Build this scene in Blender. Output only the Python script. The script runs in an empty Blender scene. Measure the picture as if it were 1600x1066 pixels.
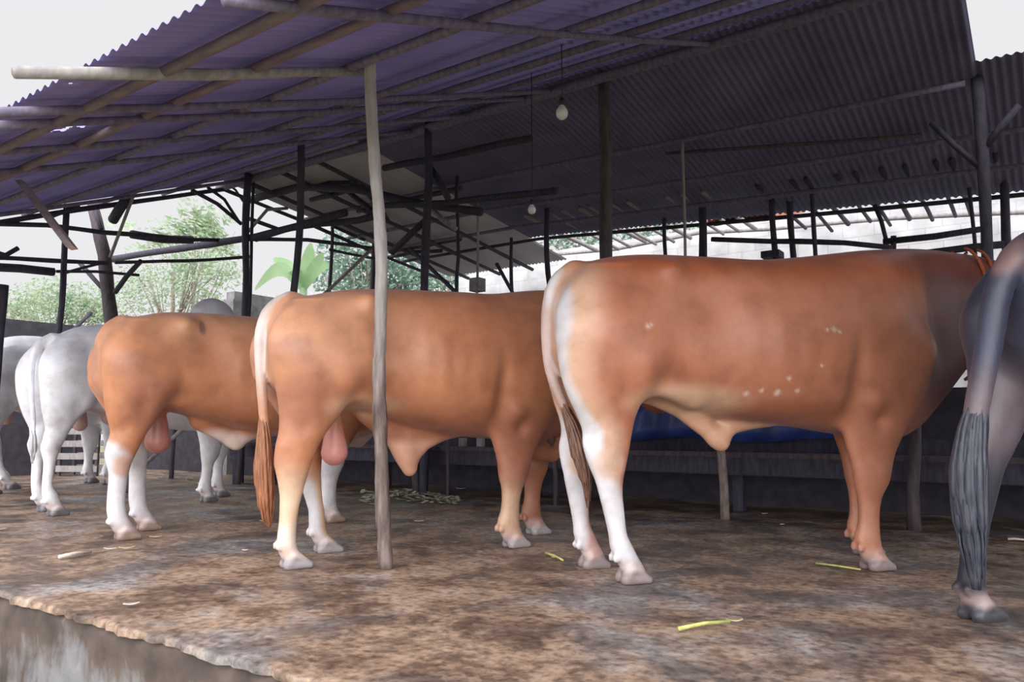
import bpy, bmesh, math, random
import numpy as np
from mathutils import Vector, Matrix

# ------------------------------------------------------------------ camera, sky, light, exposure
scene = bpy.context.scene
C = bpy.context.scene.collection
FPX, CAMZ, PITCH, YAW = 1200.0, 0.73, math.atan(132/1200.0), math.radians(35)
cd = bpy.data.cameras.new('camera'); cam = bpy.data.objects.new('camera', cd); C.objects.link(cam)
cd.sensor_width = 36.0; cd.lens = FPX*36/1600; cd.clip_start = 0.05; cd.clip_end = 500
cam.location = (0, 0, CAMZ); cam.rotation_euler = (math.pi/2+PITCH, 0, YAW)
scene.camera = cam
vs = scene.view_settings
vs.view_transform = 'Standard'; vs.look = 'None'; vs.gamma = 1.0; vs.use_curve_mapping = False
vs.exposure = 0.0

world = bpy.data.worlds.new('overcast_sky'); scene.world = world; world.use_nodes = True
wn = world.node_tree; wn.nodes.clear()
wo = wn.nodes.new('ShaderNodeOutputWorld'); bg = wn.nodes.new('ShaderNodeBackground')
tc = wn.nodes.new('ShaderNodeTexCoord'); vm = wn.nodes.new('ShaderNodeVectorMath'); vm.operation = 'DOT_PRODUCT'
vm.inputs[1].default_value = (0.5, -0.85, 0.5)          # overcast sky, brighter on the open side of the shed
rp = wn.nodes.new('ShaderNodeValToRGB')
rp.color_ramp.elements[0].position = 0.0; rp.color_ramp.elements[0].color = (0.84, 0.84, 0.86, 1)
rp.color_ramp.elements[1].position = 1.0; rp.color_ramp.elements[1].color = (3.75, 3.7, 3.85, 1)
wn.links.new(tc.outputs['Generated'], vm.inputs[0]); wn.links.new(vm.outputs['Value'], rp.inputs['Fac'])
wn.links.new(rp.outputs['Color'], bg.inputs['Color']); bg.inputs['Strength'].default_value = 1.0
wn.links.new(bg.outputs['Background'], wo.inputs['Surface'])

sd = bpy.data.lights.new('soft_sun', 'SUN'); sun = bpy.data.objects.new('soft_sun', sd); C.objects.link(sun)
sd.energy = 1.75; sd.angle = math.radians(70); sd.color = (1.0, 0.97, 0.95)
sun.rotation_euler = Vector((-0.52, 0.70, -0.58)).to_track_quat('-Z', 'Y').to_euler()

# ------------------------------------------------------------------ measuring helpers (photo pixel -> place in the shed)
fh = np.array([-math.sin(YAW), math.cos(YAW), 0]); RT = np.array([math.cos(YAW), math.sin(YAW), 0])
FW = fh*math.cos(PITCH)+np.array([0, 0, math.sin(PITCH)]); UP = np.cross(RT, FW); O = np.array([0, 0, CAMZ])
def ray(x, y): return FW+RT*(x-800)/FPX+UP*(533-y)/FPX
def pl(x, y, n, c):
    D = ray(x, y); n = np.array(n, float); return O+(c-n@O)/(n@D)*D
def G(x, y, z=0.0): return pl(x, y, (0, 0, 1), z)
def atV(x, y, v): return pl(x, y, (0, 1, 0), v)
def atU(x, y, u): return pl(x, y, (1, 0, 0), u)
# roof planes
V_E, Z_E, SL_F, V_R, SL_B, U_END = 1.6, 2.26, 0.40, 6.1, -0.115, -9.1
Z_R = Z_E+SL_F*(V_R-V_E)
def zF(v): return Z_E+SL_F*(v-V_E)
def zB(v): return Z_R+SL_B*(v-V_R)
def zroof(v): return zF(v) if v < V_R else zB(v)
def sag(u, v): return -.070*max(0, u+6.3)*max(0, v-V_R)/4.1 if u < 1 else -.51*max(0, v-V_R)/4.1

# ------------------------------------------------------------------ object helpers
def mesh_obj(name, verts, faces, mat=None, parent=None, smooth=True):
    me = bpy.data.meshes.new(name); me.from_pydata([tuple(v) for v in verts], [], faces); me.update()
    if smooth: me.polygons.foreach_set('use_smooth', [True]*len(me.polygons))
    o = bpy.data.objects.new(name, me); C.objects.link(o)
    if mat: me.materials.append(mat)
    if parent is not None: o.parent = parent
    return o
def tag(o, label=None, cat=None, group=None, kind=None):
    if label: o['label'] = label
    if cat: o['category'] = cat
    if group: o['group'] = group
    if kind: o['kind'] = kind
    return o
def empty(name, loc, rz=0.0):
    o = bpy.data.objects.new(name, None); C.objects.link(o); o.location = loc; o.rotation_euler = (0, 0, rz); o.empty_display_size = 0.1
    return o
ORD = ['first', 'second', 'third', 'fourth', 'fifth', 'sixth', 'seventh', 'eighth', 'ninth', 'tenth', 'eleventh', 'twelfth',
       'thirteenth', 'fourteenth', 'fifteenth', 'sixteenth', 'seventeenth', 'eighteenth', 'nineteenth', 'twentieth', 'twenty-first', 'twenty-second']

class MB:
    def __init__(s): s.v = []; s.f = []
    def add(s, v, f):
        n = len(s.v); s.v += [tuple(p) for p in v]; s.f += [tuple(i+n for i in q) for q in f]
    def box(s, a, b):
        (x0, y0, z0), (x1, y1, z1) = a, b
        s.add([(x0, y0, z0), (x1, y0, z0), (x1, y1, z0), (x0, y1, z0), (x0, y0, z1), (x1, y0, z1), (x1, y1, z1), (x0, y1, z1)],
              [(0, 3, 2, 1), (4, 5, 6, 7), (0, 1, 5, 4), (1, 2, 6, 5), (2, 3, 7, 6), (3, 0, 4, 7)])
    def tube(s, pts, rad, n=8, flat=1.0, wob=0.0, rnd=None, cap=True):
        pts = [np.array(p, float) for p in pts]; m = len(pts)
        if not hasattr(rad, '__len__'): rad = [rad]*m
        vv = []; ff = []
        t0 = pts[-1]-pts[0]; t0 = t0/np.linalg.norm(t0)
        ref = np.array([0, 0, 1.]) if abs(t0[2]) < 0.8 else np.array([0, 1., 0])
        for i, p in enumerate(pts):
            t = pts[min(i+1, m-1)]-pts[max(i-1, 0)]; t = t/np.linalg.norm(t)
            a = np.cross(ref, t); a /= np.linalg.norm(a); b = np.cross(t, a)
            for k in range(n):
                an = 2*math.pi*k/n; r = rad[i]*(1+(rnd.uniform(-wob, wob) if rnd else 0))
                vv.append(p+r*(math.cos(an)*a+flat*math.sin(an)*b))
        for i in range(m-1):
            for k in range(n):
                ff.append((i*n+k, i*n+(k+1) % n, (i+1)*n+(k+1) % n, (i+1)*n+k))
        if cap:
            ff.append(tuple(range(n-1, -1, -1))); ff.append(tuple((m-1)*n+k for k in range(n)))
        s.add(vv, ff)
    def build(s, name, mat=None, parent=None, smooth=True): return mesh_obj(name, s.v, s.f, mat, parent, smooth)

def resample(pts, step):
    pts = [np.array(p, float) for p in pts]; out = [pts[0]]
    for a, b in zip(pts[:-1], pts[1:]):
        n = max(1, int(np.linalg.norm(b-a)/step))
        out += [a+(b-a)*(i/n) for i in range(1, n+1)]
    return out
def pole(name, pts, r, mat, label, cat, seed=1, crook=0.012, taper=1.0, group=None, n=9, parent=None, step=0.22, wob=0.08):
    rnd = random.Random(seed); P = resample(pts, step); m = len(P)
    ph = [rnd.uniform(0, 6) for _ in range(4)]
    Q = []; R = []
    for i, p in enumerate(P):
        t = i/max(1, m-1); e = math.sin(math.pi*t)
        Q.append(p+e*crook*np.array([math.sin(7*t+ph[0])+.5*math.sin(15*t+ph[1]), math.sin(6*t+ph[2]), .6*math.sin(8*t+ph[3])]))
        rr = r[0]+(r[1]-r[0])*t if hasattr(r, '__len__') else r*(1+(taper-1)*t)
        R.append(rr*(1+.06*math.sin(11*t+ph[1])))
    mb = MB(); mb.tube(Q, R, n=n, wob=wob, rnd=rnd)
    o = mb.build(name, mat, parent)
    # origin at the lower end
    base = Vector(Q[0]) if parent is None else None
    if base is not None:
        o.data.transform(Matrix.Translation(-base)); o.location = base
        tag(o, label, cat, group)
    return o

# ------------------------------------------------------------------ materials
def nmat(name):
    m = bpy.data.materials.new(name); m.use_nodes = True; nt = m.node_tree
    return m, nt, nt.nodes['Principled BSDF']
def N(nt, t, **kw):
    n = nt.nodes.new(t)
    for k, v in kw.items():
        if k in ('Scale', 'Detail', 'Roughness', 'Distortion', 'Strength', 'Distance', 'Fac'): n.inputs[k].default_value = v
        else: setattr(n, k, v)
    return n
def ramp(nt, src, stops):
    r = nt.nodes.new('ShaderNodeValToRGB'); e = r.color_ramp.elements
    while len(e) < len(stops): e.new(0.5)
    for q, (p, c) in zip(e, stops): q.position = p; q.color = (*c, 1) if len(c) == 3 else c
    nt.links.new(src, r.inputs['Fac']); return r.outputs['Color']
def mapped(nt, scale=(1, 1, 1)):
    t = nt.nodes.new('ShaderNodeTexCoord'); mp = nt.nodes.new('ShaderNodeMapping'); mp.inputs['Scale'].default_value = scale
    nt.links.new(t.outputs['Object'], mp.inputs['Vector']); return mp.outputs['Vector']
def mix(nt, fac, a, b):
    m = nt.nodes.new('ShaderNodeMix'); m.data_type = 'RGBA'
    for s, v in ((m.inputs[0], fac), (m.inputs[6], a), (m.inputs[7], b)):
        if hasattr(v, 'links') or hasattr(v, 'is_linked'): nt.links.new(v, s)
        elif isinstance(v, (tuple, list)): s.default_value = (*v, 1)
        else: s.default_value = v
    return m.outputs[2]
def bump(nt, bs, src, strength, dist=0.02):
    b = nt.nodes.new('ShaderNodeBump'); b.inputs['Strength'].default_value = strength; b.inputs['Distance'].default_value = dist
    nt.links.new(src, b.inputs['Height']); nt.links.new(b.outputs['Normal'], bs.inputs['Normal'])
def noisy(name, c1, c2, scale=(6, 6, 6), ns=2.0, rough=0.8, bst=0.3, bd=0.01, detail=5, c3=None):
    m, nt, bs = nmat(name); v = mapped(nt, scale); n = N(nt, 'ShaderNodeTexNoise', Scale=ns, Detail=detail); nt.links.new(v, n.inputs['Vector'])
    st = [(0.35, c1), (0.65, c2)] if c3 is None else [(0.3, c1), (0.5, c2), (0.68, c3)]
    nt.links.new(ramp(nt, n.outputs['Fac'], st), bs.inputs['Base Color']); bs.inputs['Roughness'].default_value = rough
    bump(nt, bs, n.outputs['Fac'], bst, bd); return m
M = {}
M['wood_dark'] = noisy('dark_weathered_wood', (.032, .029, .048), (.062, .055, .082), (10, 10, 2), 3)
M['wood_mid'] = noisy('brown_wood', (.055, .043, .052), (.10, .078, .088), (10, 10, 2), 3)
M['wood_brown'] = noisy('reddish_brown_timber', (.14, .10, .14), (.21, .15, .18), (4, 20, 20), 2)
M['wood_grey'] = noisy('grey_bamboo', (.24, .22, .22), (.36, .34, .33), (10, 10, 2), 3)
M['wood_pale'] = noisy('pale_board_wood', (.38, .29, .27), (.52, .42, .39), (4, 10, 10), 2)
M['wood_roof'] = noisy('old_purple_grey_roof_timber', (.12, .105, .16), (.20, .17, .25), (10, 10, 2), 3)
M['bark'] = noisy('rough_bark', (.16, .12, .10), (.34, .27, .24), (14, 14, 5), 2.2, bst=0.8, bd=0.02)
# pole in front: smooth peeled wood above, rough bark below
m, nt, bs = nmat('peeled_pole_wood'); v = mapped(nt, (16, 16, 3)); n = N(nt, 'ShaderNodeTexNoise', Scale=2.0, Detail=6); nt.links.new(v, n.inputs['Vector'])
up_c = ramp(nt, n.outputs['Fac'], [(0.3, (.36, .33, .32)), (0.7, (.54, .51, .50))]); lo_c = ramp(nt, n.outputs['Fac'], [(0.3, (.06, .043, .038)), (0.5, (.14, .105, .092)), (.7, (.24, .19, .17))])
t = nt.nodes.new('ShaderNodeTexCoord'); sx = nt.nodes.new('ShaderNodeSeparateXYZ'); nt.links.new(t.outputs['Object'], sx.inputs[0])
mr = nt.nodes.new('ShaderNodeMapRange'); mr.inputs['From Min'].default_value = .8; mr.inputs['From Max'].default_value = 1.6; nt.links.new(sx.outputs['Z'], mr.inputs['Value'])
nt.links.new(mix(nt, mr.outputs[0], lo_c, up_c), bs.inputs['Base Color']); bs.inputs['Roughness'].default_value = .75; bump(nt, bs, n.outputs['Fac'], .6, .015)
M['pole'] = m
# roof sheet
m, nt, bs = nmat('galvanised_roof_sheet'); v = mapped(nt, (1, 1, 1)); n = N(nt, 'ShaderNodeTexNoise', Scale=1.6, Detail=6); nt.links.new(v, n.inputs['Vector'])
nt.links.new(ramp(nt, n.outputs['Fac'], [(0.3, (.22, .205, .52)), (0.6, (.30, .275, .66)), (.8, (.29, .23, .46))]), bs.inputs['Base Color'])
bs.inputs['Roughness'].default_value = .6; bs.inputs['Metallic'].default_value = .15; M['roof'] = m
m, nt, bs = nmat('lit_grey_roof_sheet'); v = mapped(nt, (1, 1, 1)); n = N(nt, 'ShaderNodeTexNoise', Scale=1.6, Detail=6); nt.links.new(v, n.inputs['Vector'])  # paler back sheets: light from the open gable put into their colour
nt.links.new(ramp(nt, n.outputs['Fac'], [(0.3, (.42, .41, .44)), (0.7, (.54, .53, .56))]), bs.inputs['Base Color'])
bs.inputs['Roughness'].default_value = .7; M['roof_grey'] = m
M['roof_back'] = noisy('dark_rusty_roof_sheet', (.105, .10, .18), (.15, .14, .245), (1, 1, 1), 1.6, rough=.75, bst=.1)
# wet dirty floor
m, nt, bs = nmat('wet_dirty_concrete')
v = mapped(nt, (1, 1, 1)); n1 = N(nt, 'ShaderNodeTexNoise', Scale=1.1, Detail=7, Roughness=.62, Distortion=.5); nt.links.new(v, n1.inputs['Vector'])
v2 = mapped(nt, (1, 1, 1)); n2 = N(nt, 'ShaderNodeTexNoise', Scale=2.4, Detail=12, Roughness=.80, Distortion=.2); nt.links.new(v2, n2.inputs['Vector'])
n3 = N(nt, 'ShaderNodeTexNoise', Scale=26, Detail=6); nt.links.new(v, n3.inputs['Vector'])
dirt = ramp(nt, n2.outputs['Fac'], [(0.36, (.050, .034, .026)), (0.46, (.15, .10, .072)), (0.53, (.31, .215, .15)), (.65, (.44, .34, .265))])
conc = ramp(nt, n2.outputs['Fac'], [(0.36, (.075, .065, .062)), (0.5, (.19, .175, .17)), (0.62, (.40, .39, .39))])
fac = ramp(nt, n1.outputs['Fac'], [(0.49, (0, 0, 0)), (0.62, (1, 1, 1))])
col = mix(nt, fac, dirt, conc)
sp = ramp(nt, n3.outputs['Fac'], [(0.34, (.55, .52, .50)), (0.5, (1, 1, 1)), (.66, (1.25, 1.22, 1.18))])
mm = nt.nodes.new('ShaderNodeMix'); mm.data_type = 'RGBA'; mm.blend_type = 'MULTIPLY'; mm.inputs[0].default_value = 1
nt.links.new(col, mm.inputs[6]); nt.links.new(sp, mm.inputs[7]); nt.links.new(mm.outputs[2], bs.inputs['Base Color'])
rr = ramp(nt, n2.outputs['Fac'], [(0.35, (.28, .28, .28)), (0.65, (.62, .62, .62))]); nt.links.new(rr, bs.inputs['Roughness'])
ad = nt.nodes.new('ShaderNodeMath'); ad.operation = 'MULTIPLY_ADD'; ad.inputs[1].default_value = .35; nt.links.new(n3.outputs['Fac'], ad.inputs[0]); nt.links.new(n2.outputs['Fac'], ad.inputs[2])
bump(nt, bs, ad.outputs[0], .35, .015); M['floor'] = m
# platform wall with drips
m, nt, bs = nmat('stained_concrete_wall'); v = mapped(nt, (4, 4, 1.6)); n = N(nt, 'ShaderNodeTexNoise', Scale=1.5, Detail=8, Roughness=.65); nt.links.new(v, n.inputs['Vector'])
v2 = mapped(nt, (2.5, 2.5, 2.5)); n2 = N(nt, 'ShaderNodeTexNoise', Scale=3, Detail=6); nt.links.new(v2, n2.inputs['Vector'])
a = ramp(nt, n2.outputs['Fac'], [(0.3, (.135, .132, .137)), (.7, (.21, .205, .215))]); b = ramp(nt, n2.outputs['Fac'], [(0.3, (.045, .031, .028)), (.7, (.11, .08, .066))])
t = nt.nodes.new('ShaderNodeTexCoord'); sx = nt.nodes.new('ShaderNodeSeparateXYZ'); nt.links.new(t.outputs['Object'], sx.inputs[0])
mr = nt.nodes.new('ShaderNodeMapRange'); mr.inputs['From Min'].default_value = -.26; mr.inputs['From Max'].default_value = -.02; mr.inputs['To Max'].default_value = .34; nt.links.new(sx.outputs['Z'], mr.inputs['Value'])
sb = nt.nodes.new('ShaderNodeMath'); sb.operation = 'SUBTRACT'; nt.links.new(n.outputs['Fac'], sb.inputs[0]); nt.links.new(mr.outputs[0], sb.inputs[1])
nt.links.new(mix(nt, ramp(nt, sb.outputs[0], [(.34, (1, 1, 1)), (.50, (0, 0, 0))]), a, b), bs.inputs['Base Color']); bs.inputs['Roughness'].default_value = .8
bump(nt, bs, n2.outputs['Fac'], .5, .02); M['drip'] = m
# block wall
m, nt, bs = nmat('white_block_wall'); tcn = nt.nodes.new('ShaderNodeTexCoord'); mp = nt.nodes.new('ShaderNodeMapping'); mp.inputs['Rotation'].default_value = (math.pi/2, 0, 0)
nt.links.new(tcn.outputs['Object'], mp.inputs['Vector']); bt = nt.nodes.new('ShaderNodeTexBrick')
for k, val in (('Scale', 1.0), ('Brick Width', .42), ('Row Height', .2), ('Mortar Size', .008)): bt.inputs[k].default_value = val
bt.inputs['Color1'].default_value = (.60, .60, .60, 1); bt.inputs['Color2'].default_value = (.53, .53, .54, 1); bt.inputs['Mortar'].default_value = (.46, .46, .47, 1)
nt.links.new(mp.outputs[0], bt.inputs['Vector']); n = N(nt, 'ShaderNodeTexNoise', Scale=3, Detail=6); nt.links.new(tcn.outputs['Object'], n.inputs['Vector'])
mm = nt.nodes.new('ShaderNodeMix'); mm.data_type = 'RGBA'; mm.blend_type = 'MULTIPLY'; mm.inputs[0].default_value = 1
nt.links.new(bt.outputs['Color'], mm.inputs[6]); nt.links.new(ramp(nt, n.outputs['Fac'], [(.3, (.72, .72, .72)), (.65, (1.1, 1.1, 1.1))]), mm.inputs[7]); nt.links.new(mm.outputs[2], bs.inputs['Base Color'])
bs.inputs['Roughness'].default_value = .9; M['block'] = m
M['concrete'] = noisy('grey_concrete', (.20, .195, .20), (.33, .325, .33), (3, 3, 3), 3, rough=.85)
M['dark_wall'] = noisy('dark_low_wall', (.03, .027, .036), (.05, .045, .058), (3, 3, 3), 3, rough=.9)
M['soil'] = noisy('soil_and_grass', (.16, .14, .09), (.25, .27, .14), (1, 1, 1), 2.5, rough=.95)
def plain(name, c, rough=.5, **kw):
    m, nt, bs = nmat(name); bs.inputs['Base Color'].default_value = (*c, 1); bs.inputs['Roughness'].default_value = rough
    for k, val in kw.items(): bs.inputs[k].default_value = val
    return m
M['tarp'] = noisy('blue_plastic_tarpaulin', (.025, .05, .20), (.04, .075, .30), (4, 4, 4), 2, rough=.4)
M['bulb'] = plain('white_bulb_glass', (.8, .8, .8), .2)
M['cord'] = plain('black_cord', (.02, .02, .02), .6)
M['rope'] = noisy('orange_red_rope', (.35, .07, .03), (.5, .14, .06), (20, 20, 20), 5)
M['eye'] = plain('dark_eye', (.01, .008, .006), .1)
M['horn'] = noisy('grey_horn', (.12, .10, .08), (.35, .3, .24), (8, 8, 8), 3, rough=.5)
M['leaf_dry'] = noisy('dry_leaf', (.45, .33, .18), (.62, .5, .32), (10, 10, 10), 3)
M['leaf_pale'] = noisy('pale_scrap', (.55, .48, .42), (.7, .63, .55), (10, 10, 10), 3)
M['leaf_brown'] = noisy('brown_leaf', (.18, .09, .05), (.3, .16, .09), (10, 10, 10), 3)
M['stalk'] = noisy('yellow_green_stalk', (.38, .42, .10), (.55, .56, .22), (10, 10, 10), 3)
M['fodder'] = noisy('chopped_green_fodder', (.55, .58, .36), (.78, .78, .62), (14, 14, 14), 3)
M['tile'] = noisy('red_roof_tile', (.30, .10, .06), (.42, .17, .11), (3, 3, 3), 3)
M['paint_white'] = noisy('white_paint', (.72, .72, .72), (.85, .85, .85), (3, 3, 3), 3)
def leafmat(name, c1, c2):
    m, nt, bs = nmat(name); oi = nt.nodes.new('ShaderNodeTexCoord'); n = N(nt, 'ShaderNodeTexNoise', Scale=1.5, Detail=4); nt.links.new(oi.outputs['Object'], n.inputs['Vector'])
    c = ramp(nt, n.outputs['Fac'], [(.35, c1), (.65, c2)]); nt.links.new(c, bs.inputs['Base Color']); bs.inputs['Roughness'].default_value = .45
    tr = nt.nodes.new('ShaderNodeBsdfTranslucent'); nt.links.new(c, tr.inputs['Color']); mx = nt.nodes.new('ShaderNodeMixShader'); mx.inputs[0].default_value = .4
    nt.links.new(bs.outputs[0], mx.inputs[1]); nt.links.new(tr.outputs[0], mx.inputs[2]); nt.links.new(mx.outputs[0], nt.nodes['Material Output'].inputs['Surface']); return m
M['leaf'] = leafmat('pale_green_foliage', (.30, .42, .27), (.46, .56, .38))
M['leaf2'] = leafmat('blue_green_foliage', (.15, .26, .20), (.30, .42, .33))
M['banana'] = leafmat('banana_leaf_green', (.30, .48, .25), (.45, .60, .36))
# animal coat: colour attribute painted with the coat's own markings and some painted shade
def coatmat(name, rough=.46):
    m, nt, bs = nmat(name); at = nt.nodes.new('ShaderNodeAttribute'); at.attribute_name = 'coat'
    v = mapped(nt, (1, 1, 1)); n = N(nt, 'ShaderNodeTexNoise', Scale=6, Detail=7, Roughness=.6); nt.links.new(v, n.inputs['Vector'])
    vb = mapped(nt, (60, 60, 14)); nb = N(nt, 'ShaderNodeTexNoise', Scale=2, Detail=3); nt.links.new(vb, nb.inputs['Vector'])
    mm = nt.nodes.new('ShaderNodeMix'); mm.data_type = 'RGBA'; mm.blend_type = 'MULTIPLY'; mm.inputs[0].default_value = 1
    nt.links.new(at.outputs['Color'], mm.inputs[6]); nt.links.new(ramp(nt, n.outputs['Fac'], [(.3, (.76, .72, .74)), (.5, (.98, .98, 1.02)), (.66, (1.10, 1.12, 1.22))]), mm.inputs[7])
    nt.links.new(mm.outputs[2], bs.inputs['Base Color']); bs.inputs['Roughness'].default_value = rough
    bs.inputs['Specular IOR Level'].default_value = .6; bs.inputs['Sheen Weight'].default_value = .12; bs.inputs['Sheen Tint'].default_value = (.88, .82, 1, 1); bs.inputs['Sheen Roughness'].default_value = .4
    bump(nt, bs, nb.outputs['Fac'], .12, .006); return m
M['coat'] = coatmat('short_cattle_coat')
M['hair_red'] = noisy('red_brown_tail_hair', (.20, .075, .035), (.36, .15, .07), (30, 30, 4), 3, rough=.5)
M['hair_dark'] = noisy('dark_brown_tail_hair', (.10, .05, .035), (.22, .11, .07), (30, 30, 4), 3, rough=.5)
M['hair_black'] = noisy('black_tail_hair', (.03, .035, .05), (.07, .075, .10), (30, 30, 4), 3, rough=.5)
M['hair_white'] = noisy('grey_white_tail_hair', (.42, .42, .43), (.55, .55, .56), (30, 30, 4), 3, rough=.5)

# ------------------------------------------------------------------ setting
def grid_mesh(name, us, vs_, fn, mat, hole=None):
    verts = []; faces = []; nv = len(vs_)
    for u in us:
        for v in vs_: verts.append(fn(u, v))
    for i in range(len(us)-1):
        for j in range(nv-1):
            if hole and hole((us[i]+us[i+1])/2, (vs_[j]+vs_[j+1])/2): continue
            faces.append((i*nv+j, (i+1)*nv+j, (i+1)*nv+j+1, i*nv+j+1))
    return mesh_obj(name, verts, faces, mat)
rnd = random.Random(5)
def hsh(u, v): return .5*math.sin(u*7.1+v*3.3)+.3*math.sin(u*17.3-v*11.7+1.3)+.2*math.sin(u*41.+v*29.)
# platform floor with a worn front lip
us = list(np.arange(-14, -5, .1))+list(np.arange(-5, 1.2, .035))+list(np.arange(1.2, 6.3, .2)); vsx = [-4, -3, -2, -1, 0]+list(np.arange(.06, 1.0, .12))+list(np.arange(1.0, 10.2, .5))
V_P = 1.56
def floor_fn(u, t):
    if t <= 0:      # lip and underside edge
        a = -t/4*math.pi/2; r = .016+.007*hsh(u*1.3, 1)
        return (u, V_P+.014*hsh(u*2, 0)+.012*hsh(u*9, 3)+r*(1-math.sin(a)), -r*(1-math.cos(a))-(.012 if t <= -4 else 0))
    return (u, V_P+.04+t, .004*hsh(u*.7, t*.9) if t < 9 else 0)
fl = grid_mesh('floor', us, vsx, floor_fn, M['floor']); tag(fl, kind='structure')
# retaining face of the platform
wv = [0, .04, .1, .2, .35, .6, .95]
wf = grid_mesh('wall_front', us, wv, lambda u, t: (u, V_P+.012+.014*hsh(u*1.1, t*6)+(0.02 if t == 0 else 0), -.012-t), M['drip']); tag(wf, kind='structure')
gb = MB(); gb.add([(-60, -40, -.9), (40, -40, -.9), (40, 60, -.9), (-60, 60, -.9)], [(0, 1, 2, 3)]); tag(gb.build('ground', M['soil']), kind='structure')
# corrugated roof: two slopes, gaps where sheets are missing
PER, AMP = .072, .010
def wave(u): return AMP*math.sin(2*math.pi*u/PER)
def roofF_pt(x, y): return pl(x, y, (0, -SL_F, 1), Z_E-SL_F*V_E)
slits = []
for (x0, y0), (x1, y1), w in (((92, 205), (157, 194), .045), ((112, 133), (124, 132), .02)):
    a, b = roofF_pt(x0, y0), roofF_pt(x1, y1); slits.append((a[:2], b[:2], w))
def hole_front(u, v):
    for a, b, w in slits:
        d = b-a; t = max(0, min(1, ((u-a[0])*d[0]+(v-a[1])*d[1])/(d@d))); q = a+t*d
        if math.hypot(u-q[0], v-q[1]) < w*(1-.55*t): return True
    return False
ru = list(np.arange(U_END, 6.0, PER/8))
rv = sorted(set([round(x, 3) for x in np.arange(V_E, V_R+.2, .15)]+[round(x, 3) for s in slits for x in np.arange(min(s[0][1], s[1][1])-.08, max(s[0][1], s[1][1])+.08, .015)]))
rv[-1] = V_R+.04
tag(grid_mesh('roof_front', ru, rv, lambda u, v: (u, v, zF(v)+.012+wave(u)), M['roof'], hole_front), kind='structure')
U_H = -0.34; V_H0, V_H1 = V_R-.3, 7.35
rb = [V_R-.05, 6.6, 7.0, V_H1, 8, 8.6, 9.3, 9.8]
def holeB(u, v): return (u > U_H and v < V_H1 and u < .6)
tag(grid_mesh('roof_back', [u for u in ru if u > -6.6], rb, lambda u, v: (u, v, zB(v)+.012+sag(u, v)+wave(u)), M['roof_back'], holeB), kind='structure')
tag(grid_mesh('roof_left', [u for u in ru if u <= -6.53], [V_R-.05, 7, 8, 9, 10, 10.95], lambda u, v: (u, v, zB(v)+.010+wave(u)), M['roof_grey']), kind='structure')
# back wall of blocks
wb = MB()
V_W = 11.6
def wtop(u): return 3.62 if u < -7.6 else (3.87 if u < -2.6 else 3.87-.11*(u+2.6))
uu = [-9.4, -7.6, -7.59, -5, -2.6, 0, 3, 6]
for a, b in zip(uu[:-1], uu[1:]):
    wb.add([(a, V_W, -.9), (b, V_W, -.9), (b, V_W, wtop(b)), (a, V_W, wtop(a+.001)), (a, V_W+.15, -.9), (b, V_W+.15, -.9), (b, V_W+.15, wtop(b)), (a, V_W+.15, wtop(a+.001))],
           [(0, 1, 2, 3), (3, 2, 6, 7), (5, 4, 7, 6), (4, 0, 3, 7), (1, 5, 6, 2)])
tag(wb.build('wall_back', M['block'], smooth=False), kind='structure')
# low walls at the far end
z_l = atU(60, 503, -12.4)[2]; v0, v1 = atU(-60, 503, -12.4)[1], atU(168, 503, -12.4)[1]
b = MB(); b.box((-12.55, v0-2, -.9), (-12.4, v1, z_l)); tag(b.build('wall_left', M['dark_wall'], smooth=False), kind='structure')
p0, p1 = atU(366, 468, -10.2), atU(470, 472, -10.2)
b = MB(); b.box((-10.4, p0[1], -.9), (-10.2, p1[1]+3.0, p1[2])); b.box((-10.42, p0[1]-.05, -.9), (-10.15, p0[1]+.22, p0[2])); tag(b.build('wall_side', M['concrete'], smooth=False), kind='structure')
# added dark screen behind the manger, stands in for the shade there
b = MB(); b.box((-13.5, 7.25, 0.003), (4.5, 7.31, 1.04)); tag(b.build('wall_shade_screen', M['dark_wall'], smooth=False), kind='structure')
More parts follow.
